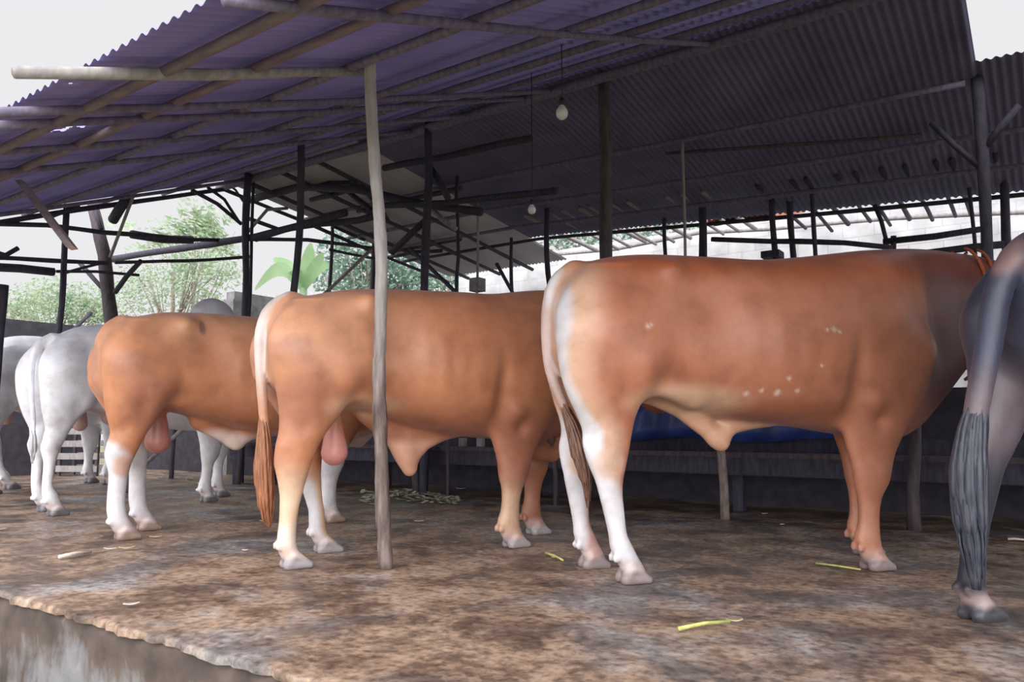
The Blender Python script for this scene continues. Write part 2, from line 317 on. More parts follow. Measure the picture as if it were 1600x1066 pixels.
# ------------------------------------------------------------------ cattle: one continuous blended surface per animal
def surface_nets(F, org, h):
    nx, ny, nz = F.shape; S = F < 0
    cnt = np.zeros((nx-1, ny-1, nz-1), np.int8); acc = np.zeros((nx-1, ny-1, nz-1, 3), np.float32); num = np.zeros((nx-1, ny-1, nz-1), np.float32)
    cr = [(0, 0, 0), (1, 0, 0), (0, 1, 0), (1, 1, 0), (0, 0, 1), (1, 0, 1), (0, 1, 1), (1, 1, 1)]
    def sl(A, c): return A[c[0]:nx-1+c[0], c[1]:ny-1+c[1], c[2]:nz-1+c[2]]
    for a in range(8):
        for ax in range(3):
            if cr[a][ax]: continue
            b = list(cr[a]); b[ax] = 1; b = tuple(b)
            fa, fb = sl(F, cr[a]), sl(F, b); m = (sl(S, cr[a]) != sl(S, b))
            idx = np.nonzero(m); t = fa[idx]/(fa[idx]-fb[idx])
            p = np.tile(np.array(cr[a], np.float32), (len(t), 1)); p[:, ax] += t
            acc[idx] += p; num[idx] += 1
    cells = np.nonzero(num > 0); ids = -np.ones(num.shape, np.int64); ids[cells] = np.arange(len(cells[0]))
    V = (np.stack(cells, 1)+acc[cells]/num[cells][:, None])*h+np.array(org)
    quads = []
    for ax in range(3):
        o1, o2 = [(1, 2), (2, 0), (0, 1)][ax]
        s0 = [slice(1, -1)]*3; s0[ax] = slice(0, -1); s1 = [slice(1, -1)]*3; s1[ax] = slice(1, None)
        A, B = S[tuple(s0)], S[tuple(s1)]; m = A != B; idx = list(np.nonzero(m)); flip = A[tuple(idx)]
        base = [i+1 for i in idx]; base[ax] = idx[ax]
        def cell(d1, d2):
            q = [x.copy() for x in base]; q[o1] -= d1; q[o2] -= d2; return ids[tuple(q)]
        q = np.stack([cell(1, 1), cell(0, 1), cell(0, 0), cell(1, 0)], 1)
        q[~flip] = q[~flip][:, ::-1]; quads.append(q)
    return V, np.concatenate(quads)

def smin(a, b, k):
    h = np.maximum(k-np.abs(a-b), 0)/k
    return np.minimum(a, b)-h*h*k*.25
class Field:
    def __init__(s, lo, hi, h):
        s.lo = np.array(lo, float); s.h = h; n = np.ceil((np.array(hi)-s.lo)/h).astype(int)+1; s.n = n
        s.ax = [s.lo[i]+np.arange(n[i])*h for i in range(3)]; s.F = np.full(n, 1.0, np.float32)
    def sub(s, lo, hi):
        i0 = [max(0, int((lo[k]-s.lo[k])/s.h)) for k in range(3)]; i1 = [min(s.n[k], int((hi[k]-s.lo[k])/s.h)+2) for k in range(3)]
        sl = tuple(slice(a, max(a, b)) for a, b in zip(i0, i1))
        return sl, np.meshgrid(*[s.ax[k][sl[k]] for k in range(3)], indexing='ij', sparse=True)
    def add(s, lo, hi, fn, k):
        lo = np.array(lo)-k-.02; hi = np.array(hi)+k+.02; sl, (x, y, z) = s.sub(lo, hi)
        if 0 in s.F[sl].shape: return
        d = fn(x, y, z).astype(np.float32); s.F[sl] = smin(s.F[sl], np.broadcast_to(d, s.F[sl].shape), k) if k > 0 else np.minimum(s.F[sl], d)
    def cone(s, a, b, r1, r2, k=.04, ys=1.0):
        a = np.array(a, float); b = np.array(b, float); r = max(r1, r2)*max(1, ys); d = b-a; L = max(d@d, 1e-9)
        def fn(x, y, z):
            t = np.clip(((x-a[0])*d[0]+(y-a[1])*d[1]+(z-a[2])*d[2])/L, 0, 1)
            return (np.sqrt((x-a[0]-t*d[0])**2+((y-a[1]-t*d[1])/ys)**2+(z-a[2]-t*d[2])**2)-(r1+(r2-r1)*t))*min(1, ys)
        s.add(np.minimum(a, b)-r, np.maximum(a, b)+r, fn, k)
    def chain(s, pts, rs, k=.03, ys=1.0):
        A = np.array(pts, float); rm = max(rs)*max(1, ys)
        def fn(x, y, z):
            D = None
            for i in range(len(A)-1):
                a = A[i]; d = A[i+1]-a; L = max(d@d, 1e-9); t = np.clip(((x-a[0])*d[0]+(y-a[1])*d[1]+(z-a[2])*d[2])/L, 0, 1)
                q = (np.sqrt((x-a[0]-t*d[0])**2+((y-a[1]-t*d[1])/ys)**2+(z-a[2]-t*d[2])**2)-(rs[i]+(rs[i+1]-rs[i])*t))*min(1, ys)
                D = q if D is None else np.minimum(D, q)
            return D
        s.add(A.min(0)-rm, A.max(0)+rm, fn, k)
    def ell(s, c, r, k=.03, rot=None):
        c = np.array(c); r = np.array(r); R = r.max()
        def fn(x, y, z):
            p = [(x-c[0])+0*y+0*z, (y-c[1])+0*x+0*z, (z-c[2])+0*x+0*y]
            if rot is not None: p = [rot[0][i]*p[0]+rot[1][i]*p[1]+rot[2][i]*p[2] for i in range(3)]
            k0 = np.sqrt(sum((p[i]/r[i])**2 for i in range(3)))+1e-6; k1 = np.sqrt(sum((p[i]/r[i]**2)**2 for i in range(3)))+1e-6
            return k0*(k0-1)/k1
        s.add(c-R, c+R, fn, k)
    def bumpg(s, c, r, a):          # soft muscle swelling (a>0) or hollow (a<0)
        c = np.array(c); r = np.array(r)*np.ones(3); sl, (x, y, z) = s.sub(c-2.6*r, c+2.6*r)
        if 0 in s.F[sl].shape: return
        s.F[sl] -= (a*np.exp(-((x-c[0])/r[0])**2-((y-c[1])/r[1])**2-((z-c[2])/r[2])**2)).astype(np.float32)
    def loft_x(s, tb, k, p=2.35):
        T = np.array(tb, float); X = T[:, 0]
        def fn(x, y, z):
            xc = np.clip(x, X[0], X[-1]); zt = np.interp(xc, X, T[:, 1]); zb = np.interp(xc, X, T[:, 2]); w = np.interp(xc, X, T[:, 3])
            h = (zt-zb)/2; c = (zt+zb)/2; k0 = (np.abs(y/w)**p+np.abs((z-c)/h)**p)**(1/p)
            d = (k0-1)*np.minimum(w, h); return np.maximum(d, np.maximum(X[0]-x, x-X[-1]))
        s.add((X[0], -T[:, 3].max(), T[:, 2].min()), (X[-1], T[:, 3].max(), T[:, 1].max()), fn, k)
    def loft_z(s, tb, k):
        T = np.array(sorted(tb), float); Z = T[:, 0]
        def fn(x, y, z):
            zc = np.clip(z, Z[0], Z[-1]); xr = np.interp(zc, Z, T[:, 1]); xf = np.interp(zc, Z, T[:, 2]); yc = np.interp(zc, Z, T[:, 3]); w = np.interp(zc, Z, T[:, 4])
            a = (xf-xr)/2; c = (xf+xr)/2; u = (x-c)/a; v = (y-yc)/w
            k0 = np.sqrt(u*u+v*v)+1e-6; k1 = np.sqrt((u/a)**2+(v/w)**2)+1e-6
            return np.maximum(k0*(k0-1)/k1, np.maximum(Z[0]-z, z-Z[-1]))
        s.add((T[:, 1].min(), (T[:, 3]-T[:, 4]).min(), Z[0]), (T[:, 2].max(), (T[:, 3]+T[:, 4]).max(), Z[-1]), fn, k)

def dense(tb, n=6):
    """smooth (Catmull-Rom) resampling of a profile table keyed on its first column"""
    T = np.array(sorted(tb), float); t = T[:, 0]; out = []
    m = np.zeros_like(T)
    for j in range(1, T.shape[1]):
        dl = np.diff(T[:, j])/np.diff(t); m[1:-1, j] = (dl[:-1]+dl[1:])/2; m[0, j] = dl[0]; m[-1, j] = dl[-1]
    for i in range(len(T)-1):
        h = t[i+1]-t[i]
        for q in range(n):
            u = q/n; h00 = 2*u**3-3*u*u+1; h10 = u**3-2*u*u+u; h01 = -2*u**3+3*u*u; h11 = u**3-u*u
            row = h00*T[i]+h10*h*m[i]+h01*T[i+1]+h11*h*m[i+1]; row[0] = t[i]+u*h; out.append(row)
    out.append(T[-1]); return np.array(out)

# profiles: torso rows (x, top, bottom, half width); leg rows (z, rear x, front x, lateral centre, half width)
TORSO1 = [(-.37, 1.33, 1.08, .10), (-.32, 1.44, .98, .19), (-.22, 1.53, .92, .26), (-.1, 1.575, .88, .295), (.05, 1.598, .86, .31), (.2, 1.607, .86, .31), (.33, 1.609, .82, .315),
          (.5, 1.609, .775, .335), (.75, 1.608, .742, .365), (1.0, 1.635, .72, .375), (1.2, 1.665, .69, .37), (1.4, 1.695, .665, .355), (1.58, 1.716, .665, .30), (1.72, 1.73, .72, .225),
          (1.9, 1.735, .87, .185), (2.05, 1.726, 1.02, .165), (2.2, 1.71, 1.17, .15), (2.3, 1.68, 1.26, .13)]
HIND1 = [(.035, -.085, .035, .2, .04), (.075, -.10, .015, .2, .043), (.12, -.125, -.012, .2, .044), (.165, -.145, -.035, .2, .046), (.22, -.152, -.062, .2, .040), (.30, -.170, -.072, .2, .036), (.39, -.193, -.080, .2, .037),
         (.47, -.215, -.078, .2, .043), (.54, -.245, -.062, .2, .052), (.61, -.268, -.046, .2, .056), (.69, -.272, -.030, .2, .058), (.775, -.302, -.008, .2, .070), (.86, -.345, .03, .205, .090),
         (.95, -.378, .085, .21, .115), (1.08, -.398, .13, .205, .135), (1.2, -.40, .15, .195, .14), (1.32, -.375, .13, .175, .13), (1.43, -.30, .08, .15, .11), (1.5, -.2, .02, .12, .08)]
FRONT1 = [(.035, 1.225, 1.37, .2, .042), (.075, 1.207, 1.345, .2, .045), (.12, 1.187, 1.325, .2, .044), (.165, 1.180, 1.318, .2, .046), (.23, 1.200, 1.318, .2, .040), (.30, 1.208, 1.325, .2, .039), (.37, 1.205, 1.345, .2, .044),
          (.44, 1.192, 1.39, .2, .055), (.50, 1.185, 1.408, .2, .058), (.57, 1.172, 1.43, .2, .058), (.65, 1.150, 1.47, .2, .066), (.75, 1.145, 1.515, .205, .08), (.85, 1.155, 1.56, .215, .10),
          (.95, 1.17, 1.60, .22, .115), (1.09, 1.20, 1.635, .215, .125), (1.22, 1.25, 1.62, .20, .12), (1.38, 1.31, 1.58, .165, .11), (1.5, 1.36, 1.54, .13, .08)]

def warp(z, pts): return float(np.interp(z, [p[0] for p in pts], [p[1] for p in pts]))
def shift_leg(tb, pts): return [(z, r+warp(z, pts), f+warp(z, pts), y, w) for z, r, f, y, w in tb]
def hue(a, b, t): t = np.clip(t, 0, 1)[:, None]; return a*(1-t)+b*t
def sst(x, a, b): t = np.clip((x-a)/(b-a), 0, 1); return t*t*(3-2*t)

def strands(path, width, n, seed, spread=1.0, r=.006):
    rn = random.Random(seed); mb = MB(); P = [np.array(p) for p in path]; m = len(P)
    for i in range(n):
        an = rn.uniform(0, 2*math.pi); rad = math.sqrt(rn.random()); ph = rn.uniform(0, 6); ln = rn.uniform(.6, 1.0) if i > 6 else 1
        pts = []; rs = []
        for j in range(m):
            t = j/(m-1)
            if t > ln+.001 and j > 2: break
            w = np.interp(t, np.linspace(0, 1, len(width)), width)
            pts.append(P[j]+rad*w*np.array([math.cos(an+.6*t), math.sin(an+.6*t), 0])+.006*t*np.array([math.sin(9*t+ph), math.cos(8*t+ph), 0]))
            rs.append(r*(.45+1.6*t if t < .4 else 1.25-.2*t) if t < .75 else r*max(.15, 1.25-1.1*t))
        rs[-1] = r*.15
        mb.tube(pts, rs, n=5)
    mb.tube(P[1:], [np.interp(j/(m-1), np.linspace(0, 1, len(width)), width)*.8 for j in range(1, m)], n=9)
    return mb

def make_bull(name, sp, loc, heading, label, cat, group=None):
    h = sp.get('h', .013)
    tor = dense(sp['torso'], 5); hn = dense(sp['hind'], 5); fn_ = dense(sp['front'], 5)
    F = Field((-.62, -.52, -.03), (3.02, .52, sp.get('zmax', 1.95)), h)
    F.loft_x(tor, 0)
    # legs: near side is y<0
    fh_ = shift_leg([tuple(r) for r in hn], sp.get('far_hind', [(0, -.05), (1, 0)])); ff = shift_leg([tuple(r) for r in fn_], sp.get('far_front', [(0, 0), (1, 0)]))
    nh = shift_leg([tuple(r) for r in hn], sp.get('near_hind', [(0, 0)])); nf = shift_leg([tuple(r) for r in fn_], sp.get('near_front', [(0, 0)]))
    for tb, s, hind in ((nh, -1, 1), (fh_, 1, 1), (nf, -1, 0), (ff, 1, 0)):
        T = [(z, a, b, s*y, w) for z, a, b, y, w in tb]; F.loft_z(T, .07)
        z0, r0, f0, y0, w0 = T[0]
        for c in (-1, 1):         # two claws and dew claws
            yc = y0+c*.030; F.chain([(f0-.085, yc, .066), (f0-.005, yc+c*.002, .016)], [.030, .017], .010); F.chain([(f0-.005, yc+c*.002, .014), (f0-.115, yc+c*.004, .022), (f0-.09, yc, .06)], [.019, .030, .028], .010)
            i = min(range(len(T)), key=lambda q: abs(T[q][0]-.125)); F.ell((T[i][1]+.002, y0+c*.026, .118), (.018, .014, .024), .012)
    # body masses
    for x, y, z, r, a in sp.get('bumps', []):
        for s in (-1, 1): F.bumpg((x, s*y, z), r, a*1.45)
    if sp.get('hump'):
        c, r = sp['hump']; F.ell(c, r, .12)
    # flank fold, sheath, scrotum, dewlap
    for pts, rs, k, ys in sp.get('folds', []): F.chain(pts, rs, k, ys)
    for s in (-1, 1): F.chain([(sp.get('fx', .02), s*.24, .93), (sp.get('fx', .02)+.13, s*.2, .90), (sp.get('fx', .02)+.3, s*.12, .86)], [.04, .03, .03], .08)
    # neck to head
    hx, hz = sp.get('head', (2.3, 1.5)); q = sp.get('hs', 1.0)
    def H(a, b, y=0): return (hx+a*q, y*q, hz+b*q)
    F.chain([H(-.2, -.05), H(0, 0)], [.17*q, .145*q], .12)
    F.chain([H(0, .02), H(.17, -.16), H(.30, -.36), H(.36, -.46)], [.125*q, .115*q, .088*q, .082*q], .05, .9)
    F.chain([H(-.02, -.16), H(.14, -.32), H(.28, -.47)], [.085*q, .07*q, .055*q], .05, .8)
    F.ell(H(.385, -.47), (.06*q, .088*q, .065*q), .04)                       # muzzle
    F.ell(H(.02, .10), (.07*q, .10*q, .06*q), .05)                           # poll
    for s in (-1, 1):
        F.bumpg(H(.42, -.455, s*.045), .016, -.03)                         # nostril
        F.bumpg(H(.14, -.05, s*.115), (.05, .03, .04), .02)                # brow
        F.chain([H(-.02, .03, s*.11), H(-.05, .03, s*.2), H(-.08, 0, s*.30)], [.03, .055, .016], .02, .55)   # ear
    F.bumpg(H(.43, -.545), (.05, .10, .012), -.012)                        # mouth line
    # tail down to its tuft
    tl = dense([(i, *q_, r_) for i, (q_, r_) in enumerate(zip(sp['tail'], sp['tail_r']))], 3)
    F.chain([tuple(t_[1:4]) for t_ in tl[:5]], list(tl[:5, 4]), .07); F.chain([tuple(t_[1:4]) for t_ in tl[4:]], list(tl[4:, 4]), .012)
    V, Q = surface_nets(F.F, F.lo, h)
    flat = V[:, 2] < 0; V[flat, 2] = 0.0
    me = bpy.data.meshes.new(name); me.from_pydata(V.tolist(), [], Q.tolist()); me.update(); me.polygons.foreach_set('use_smooth', [True]*len(me.polygons))
    nr = np.zeros(len(V)*3, np.float32); me.vertices.foreach_get('normal', nr); nr = nr.reshape(-1, 3)
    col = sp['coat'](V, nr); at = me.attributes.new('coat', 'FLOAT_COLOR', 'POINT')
    at.data.foreach_set('color', np.concatenate([np.clip(col, 0, 1), np.ones((len(V), 1))], 1).astype(np.float32).ravel())
    me.materials.append(M['coat']); o = bpy.data.objects.new(name, me); C.objects.link(o)
    o.location = loc; o.rotation_euler = (0, 0, math.radians(heading)); tag(o, label, cat, group)
    # hair, eyes, horns, halter
    if sp.get('tuft'):
        path, width, n, mat = sp['tuft']; P = dense([(i, *p) for i, p in enumerate(path)], 4)[:, 1:]
        strands(P, width, n, 3, r=sp.get('tuft_r', .010)).build('tail_tuft', mat, o)
    for s in (-1, 1):
        mb = MB(); c = H(.14, -.085, s*.112); bm = bmesh.new(); bmesh.ops.create_uvsphere(bm, u_segments=12, v_segments=8, radius=.024)
        mb.add([(v.co.x+c[0], v.co.y+c[1], v.co.z+c[2]) for v in bm.verts], [tuple(v.index for v in f.verts) for f in bm.faces]); bm.free(); mb.build('eye', M['eye'], o)
        mb = MB(); mb.tube([H(.0, .10, s*.075), H(0, .13, s*.14), H(.02, .18, s*.175), H(.04, .23, s*.18)], [.032, .027, .017, .004], n=9); mb.build('horn', M['horn'], o)
    if sp.get('halter'):
        for cx, top, bot, w, tl in sp['halter']:
            mb = MB(); pts = []
            for i in range(33):
                an = 2*math.pi*i/32; pts.append((cx+tl*math.sin(an), w*math.cos(an), (top+bot)/2+(top-bot)/2*math.sin(an)))
            mb.tube(pts, .009, n=6, cap=False); mb.build('neck_rope', M['rope'], o)
    return o

BR = lambda *c: np.array(c, float)
def lin(r, g, b): return np.array([((c/255+.055)/1.055)**2.4 if c > 10 else c/255/12.92 for c in (r, g, b)])
HOOF, HOOFP, WHITE, CREAM = BR(.27, .22, .20), BR(.50, .36, .31), BR(.62, .60, .59), BR(.66, .47, .30)
def wob(V, f, a, s=0.0): return a*(np.sin(V[:, 0]*f+s)+np.sin(V[:, 1]*f*1.3+1.7+s)+np.sin(V[:, 2]*f*.9+.6-s))
def hoof_paint(c, V, hc=HOOF):
    t = 1-sst(V[:, 2]+wob(V, 40, .004), .05, .075); c = hue(c, HOOFP, (1-sst(V[:, 2], .085, .13))*.6); return hue(c, hc, t)
def tail_mask(V, xr, y0=0): return (1-sst(np.abs(V[:, 1]-y0), .03, .055))*(1-sst(V[:, 0]-xr(V[:, 2]), -.012, .02))

# --- the big red bull in front
def coat1(V, n):
    x, y, z = V.T; c = np.tile(BR(.43, .165, .085), (len(V), 1)); w = wob(V, 9, .03)
    c = hue(c, BR(.37, .10, .026), sst(z+w, 1.34, 1.54)*.9)                          # richer red along the back
    c = hue(c, BR(.115, .034, .024), sst(x+w*.6-.10*np.abs(z-1.1), 1.56, 1.70)*sst(z+.15*(x-1.5), .72, .95))      # dark neck coat, deepened by its shaded side painted in
    c = hue(c, BR(.20, .055, .028), sst(x+w, 1.25, 1.6)*sst(z+w, 1.50, 1.66)*.85)
    c = hue(c, BR(.30, .10, .045), (1-sst(np.hypot((x-.75)/.5, (z-.80)/.07), .5, 1.2))*.6)
    c = hue(c, BR(.62, .40, .25), (1-sst(np.hypot((x-.25)/.35, (z-.84)/.10), .5, 1.2))*.8)      # pale flank fold
    c = hue(c, BR(.60, .36, .22), (1-sst(np.abs(y), .04, .1))*(1-sst(z, .74, .82))*sst(x, .2, .3)*(1-sst(x, .85, 1.0))*.75)
    for sx_, sz_, sr_ in ((.0, 1.19, .011), (.022, 1.20, .009), (.97, 1.20, .012), (1.0, 1.19, .009), (.93, 1.195, .008), (.74, .96, .010), (.70, .89, .014), (.55, .885, .011), (.62, .90, .009), (.80, .90, .010), (.90, 1.02, .008)):
        c = hue(c, BR(.68, .50, .40), (y < 0)*(1-sst(np.hypot(x-sx_, z-sz_), sr_*.6, sr_*1.6))*.8)      # old scuffs on the flank
    rear = np.interp(z, [0, .55, .7, .8, .95, 1.1, 1.3, 1.42, 1.5], [-.30, -.26, -.235, -.30, -.375, -.40, -.39, -.36, -.32])
    c = hue(c, BR(.66, .42, .27), (1-sst(x-rear+w, 0, .16))*(x < .3)*.8)
    c = hue(c, WHITE, (1-sst(x-rear+.5*w, -.005, .035))*(x < .3))                     # white stripe down the quarter
    sock = (x < .6)*np.where(y < 0, 1-sst(z+1.3*x+.22+.5*w, .42, .54), (1-sst(z+w, .36, .5))*(1-.75*sst(n[:, 1]*0+x+.16, .0, .06)))
    c = hue(c, WHITE, sock); c = hue(c, BR(.60, .40, .27), (x < .3)*(1-sst(np.hypot(x+.16, z-.55), .05, .10))*.7)
    c = hue(c, BR(.55, .27, .15), (x > 1)*(1-sst(z, .15, .32))*.35)
    t = tail_mask(V, lambda q: np.interp(q, [0, .8, 1.0, 1.3, 1.5], [-.2, -.25, -.325, -.345, -.30]), .035); c = hue(c, hue(BR(.56, .43, .38)+0*c, BR(.40, .20, .12), 1-sst(z, .72, .95)), t)
    return hoof_paint(c, V)
BUMPS = [(-.2, .31, 1.22, (.16, .1, .17), .022), (.02, .31, 1.02, (.10, .09, .12), .028), (.17, .27, 1.50, (.07, .08, .06), .03), (.10, .31, .93, (.06, .08, .05), -.018),
         (.33, .33, 1.34, (.13, .08, .14), -.035), (1.58, .31, 1.12, (.09, .09, .11), .032), (1.38, .33, 1.30, (.12, .08, .2), .018), (1.13, .34, .98, (.05, .08, .2), -.024), (.85, .37, 1.1, (.3, .08, .22), .012),
         (1.70, .22, 1.25, (.08, .07, .18), -.012), (-.30, .20, .66, (.03, .05, .04), .010), (-.2, .2, .76, (.04, .1, .05), -.01), (-.10, .33, .88, (.05, .06, .10), -.012), (.42, .36, 1.0, (.1, .06, .25), -.014), (-.05, .3, 1.42, (.1, .08, .07), -.014), (1.25, .30, .86, (.05, .06, .05), .02), (1.30, .26, .76, (.05, .08, .05), -.015), (1.3, .26, .49, (.05, .05, .04), .006)]+[(.55+.14*i, .37, 1.08-.02*i, (.04, .06, .24), .0028) for i in range(4)]
SP1 = dict(h=.012, torso=TORSO1, hind=HIND1, front=FRONT1, far_hind=[(0, -.05), (.45, -.03), (.9, .06), (1.2, .08), (1.5, .08)], far_front=[(0, .27), (.7, .24), (1.2, 0)], bumps=BUMPS, coat=coat1, zmax=1.95,
           folds=[([(.14, 0, .90), (.32, 0, .82), (.46, 0, .72), (.555, 0, .635)], [.05, .05, .048, .036], .05, .8), ([(.53, 0, .66), (.62, 0, .735), (.80, 0, .78)], [.035, .05, .05], .05, .8),
                  ([(-.05, 0, .95), (-.02, 0, .82), (-.01, 0, .74)], [.06, .055, .06], .04, 1.0), ([(1.5, 0, .69), (1.76, 0, .80), (1.94, 0, .98), (2.12, 0, 1.17)], [.05, .04, .03, .03], .07, .7)],
           tail=[(-.25, 0, 1.51), (-.335, .01, 1.44), (-.375, .03, 1.28), (-.36, .05, 1.02), (-.29, .03, .82), (-.25, .0, .70)], tail_r=[.05, .042, .034, .029, .026, .024],
           tuft=([(-.305, .035, .86), (-.255, .0, .72), (-.225, -.02, .58), (-.20, -.03, .45), (-.19, -.03, .33)], [.016, .034, .036, .022, .006], 70, M['hair_dark']),
           halter=[(2.1, 1.76, .98, .205, .03), (2.16, 1.755, 1.05, .19, .06)])
A1 = G(1000, 910); h1 = math.radians(49); L1 = np.array([-math.sin(h1), math.cos(h1), 0])
make_bull('bull', SP1, Vector(A1+.2*L1), 49, 'largest red brown bull with white rear stripe, a white hind leg and dark neck', 'bull')

# --- the orange bull behind the foreground pole
def tor_shift(tb, ds, dz): return [(x+warp(x, ds), t*warp(x, dz), b*warp(x, dz), w) for x, t, b, w in tb]
TORSO2 = [(-.17, 1.27, 1.02, .10), (-.12, 1.36, .93, .20), (-.02, 1.425, .88, .27), (.1, 1.465, .85, .305), (.22, 1.495, .83, .315), (.4, 1.52, .80, .325), (.6, 1.535, .735, .345), (.8, 1.545, .69, .365), (1.0, 1.555, .665, .375), (1.2, 1.563, .65, .365),
          (1.4, 1.595, .64, .345), (1.6, 1.625, .64, .30), (1.75, 1.635, .68, .26), (1.9, 1.63, .80, .215), (2.05, 1.61, .93, .185), (2.2, 1.57, 1.05, .16), (2.3, 1.52, 1.15, .13)]
HIND2 = [(.035, -.085, .05, .2, .04), (.075, -.105, .0, .2, .044), (.125, -.118, -.022, .2, .045), (.17, -.118, -.024, .2, .046), (.23, -.113, -.022, .2, .042), (.30, -.112, -.014, .2, .039), (.38, -.115, .004, .2, .042),
         (.45, -.128, .022, .2, .05), (.54, -.148, .048, .2, .058), (.62, -.142, .08, .2, .062), (.69, -.130, .12, .2, .068), (.76, -.128, .17, .2, .08), (.84, -.136, .22, .205, .10), (.93, -.155, .255, .21, .12), (1.05, -.185, .28, .205, .138),
         (1.15, -.20, .29, .195, .14), (1.25, -.18, .27, .175, .125), (1.34, -.12, .22, .15, .10), (1.4, -.05, .16, .12, .08)]
FRONT2 = [(z*.96, r+.005 if z < .4 else r, f+(.0 if z > .4 else .01), y, w*1.05) for z, r, f, y, w in FRONT1]
def coat2(V, n):
    x, y, z = V.T; w = wob(V, 9, .03); c = np.tile(BR(.50, .205, .095), (len(V), 1))
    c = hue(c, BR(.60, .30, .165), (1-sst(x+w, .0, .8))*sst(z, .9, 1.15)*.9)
    c = hue(c, BR(.42, .16, .055), sst(x+w, 1.35, 1.7)*.8)
    c = hue(c, BR(.27, .085, .04), sst(x+w, 1.62, 1.9)*.8)
    c = hue(c, BR(.30, .11, .06), (1-sst(z+w, .68, .95))*sst(x, .25, .5)*.8)  # shade of the underbelly painted into the coat
    c = hue(c, BR(.36, .15, .085), (x < .35)*(1-sst(np.hypot((x-.0)/.22, (z-.86)/.20)+w, .5, 1.1))*.75)
    c = hue(c, BR(.38, .16, .085), (1-sst(np.hypot((x+.1)/.14, (z-1.10)/.10)+2*w, .5, 1.1))*.6)
    c = hue(c, BR(.66, .44, .28), (1-sst(np.hypot((x-.32)/.25, (z-.83)/.08), .5, 1.2))*.5)
    c = hue(c, BR(.58, .32, .20), (np.abs(y) < .09)*(1-sst(z, .60, .68))*(x > .45)*(x < 1.0)*.9)
    c = hue(c, BR(.60, .25, .20), (np.abs(y) < .10)*(1-sst(z, .66, .78))*(x > .08)*(x < .4)*(z > .45))
    leg = (x < .62)*(np.abs(y) > .11); c = hue(c, CREAM, leg*(1-sst(z+w, .32, .52))*.9)
    c = hue(c, WHITE, leg*(y > 0)*(1-sst(z+w*.6, .38, .46))*(1-sst(n[:, 0], -.2, .5)))
    c = hue(c, BR(.72, .60, .48), leg*(y < 0)*(1-sst(z+w*.6, .14, .26)))
    c = hue(c, CREAM, (x > 1.05)*(1-sst(z+w, .22, .40))*(1-sst(y, .1, .15))*.6)
    t = tail_mask(V, lambda q: np.interp(q, [0, .6, 1.0, 1.2, 1.4], [-.12, -.125, -.15, -.155, -.06])); c = hue(c, hue(BR(.50, .24, .13)+0*c, BR(.62, .54, .49), sst(z, .75, 1.15)), t)
    return hoof_paint(c, V, BR(.33, .30, .29))
def mvb(b, ds, dz): return [(x+warp(x, ds), y, z*dz, r, a) for x, y, z, r, a in b]
SP2 = dict(h=.012, torso=TORSO2, hind=HIND2, front=FRONT2, far_hind=[(0, .30), (.24, .27), (.45, .2), (.7, .14), (1.0, 0)], far_front=[(0, .42), (.6, .40), (.95, .12), (1.2, 0)], zmax=1.85,
           bumps=mvb(BUMPS, [(-.3, .2), (.3, .15), (.9, 0)], .95), coat=coat2, fx=.2, head=(2.28, 1.36),
           folds=[([(.42, 0, .80), (.58, 0, .68), (.66, 0, .57), (.695, 0, .47)], [.06, .06, .058, .04], .05, .9), ([(.69, 0, .53), (.78, 0, .64), (.95, 0, .72)], [.045, .06, .06], .05, .8), ([(.58, 0, .72), (.68, 0, .70), (.78, 0, .71)], [.05, .06, .05], .05, .8), ([(.66, 0, .58), (.69, 0, .66)], [.05, .06], .05, .8),
                  ([(.2, 0, .88), (.23, 0, .70), (.235, 0, .58)], [.05, .052, .075], .035, 1.0), ([(1.42, 0, .64), (1.62, 0, .555), (1.72, 0, .54), (1.86, 0, .66), (1.96, 0, .88), (2.12, 0, 1.05)], [.07, .055, .05, .05, .05, .05], .06, .7)],
           tail=[(-.04, 0, 1.42), (-.13, 0, 1.37), (-.19, 0, 1.24), (-.185, 0, 1.02), (-.16, 0, .78), (-.15, 0, .64)], tail_r=[.05, .042, .034, .030, .027, .025],
           tuft=([(-.165, 0, .80), (-.155, 0, .66), (-.15, 0, .52), (-.14, 0, .38), (-.125, 0, .24), (-.11, 0, .19)], [.016, .034, .044, .042, .028, .006], 90, M['hair_red']))
A2 = G(468, 887); h2 = math.radians(66); L2 = np.array([-math.sin(h2), math.cos(h2), 0])
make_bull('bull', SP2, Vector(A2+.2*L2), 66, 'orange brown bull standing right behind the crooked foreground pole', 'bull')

# --- the third brown bull, white lower legs
TORSO3 = tor_shift(TORSO2, [(-.2, -.09), (.3, -.1), (1, 0)], [(-.3, 1.0), (.2, 1.012), (1.2, .985), (2.2, .96)])
HIND3 = [(z, r, f, y, w) for z, r, f, y, w in [(.035, -.12, .02, .2, .042), (.075, -.145, -.01, .2, .047), (.125, -.165, -.045, .2, .050), (.17, -.178, -.062, .2, .052), (.23, -.183, -.072, .2, .047), (.34, -.182, -.072, .2, .046), (.43, -.183, -.062, .2, .052), (.50, -.205, -.045, .2, .058),
         (.56, -.212, -.02, .2, .062), (.63, -.185, .01, .2, .066), (.69, -.185, .04, .2, .072), (.76, -.205, .085, .205, .085), (.85, -.228, .125, .21, .105), (.95, -.242, .155, .21, .125), (1.08, -.258, .18, .205, .138), (1.18, -.262, .19, .195, .138), (1.28, -.235, .17, .175, .12), (1.37, -.17, .12, .15, .1), (1.43, -.1, .06, .12, .08)]]
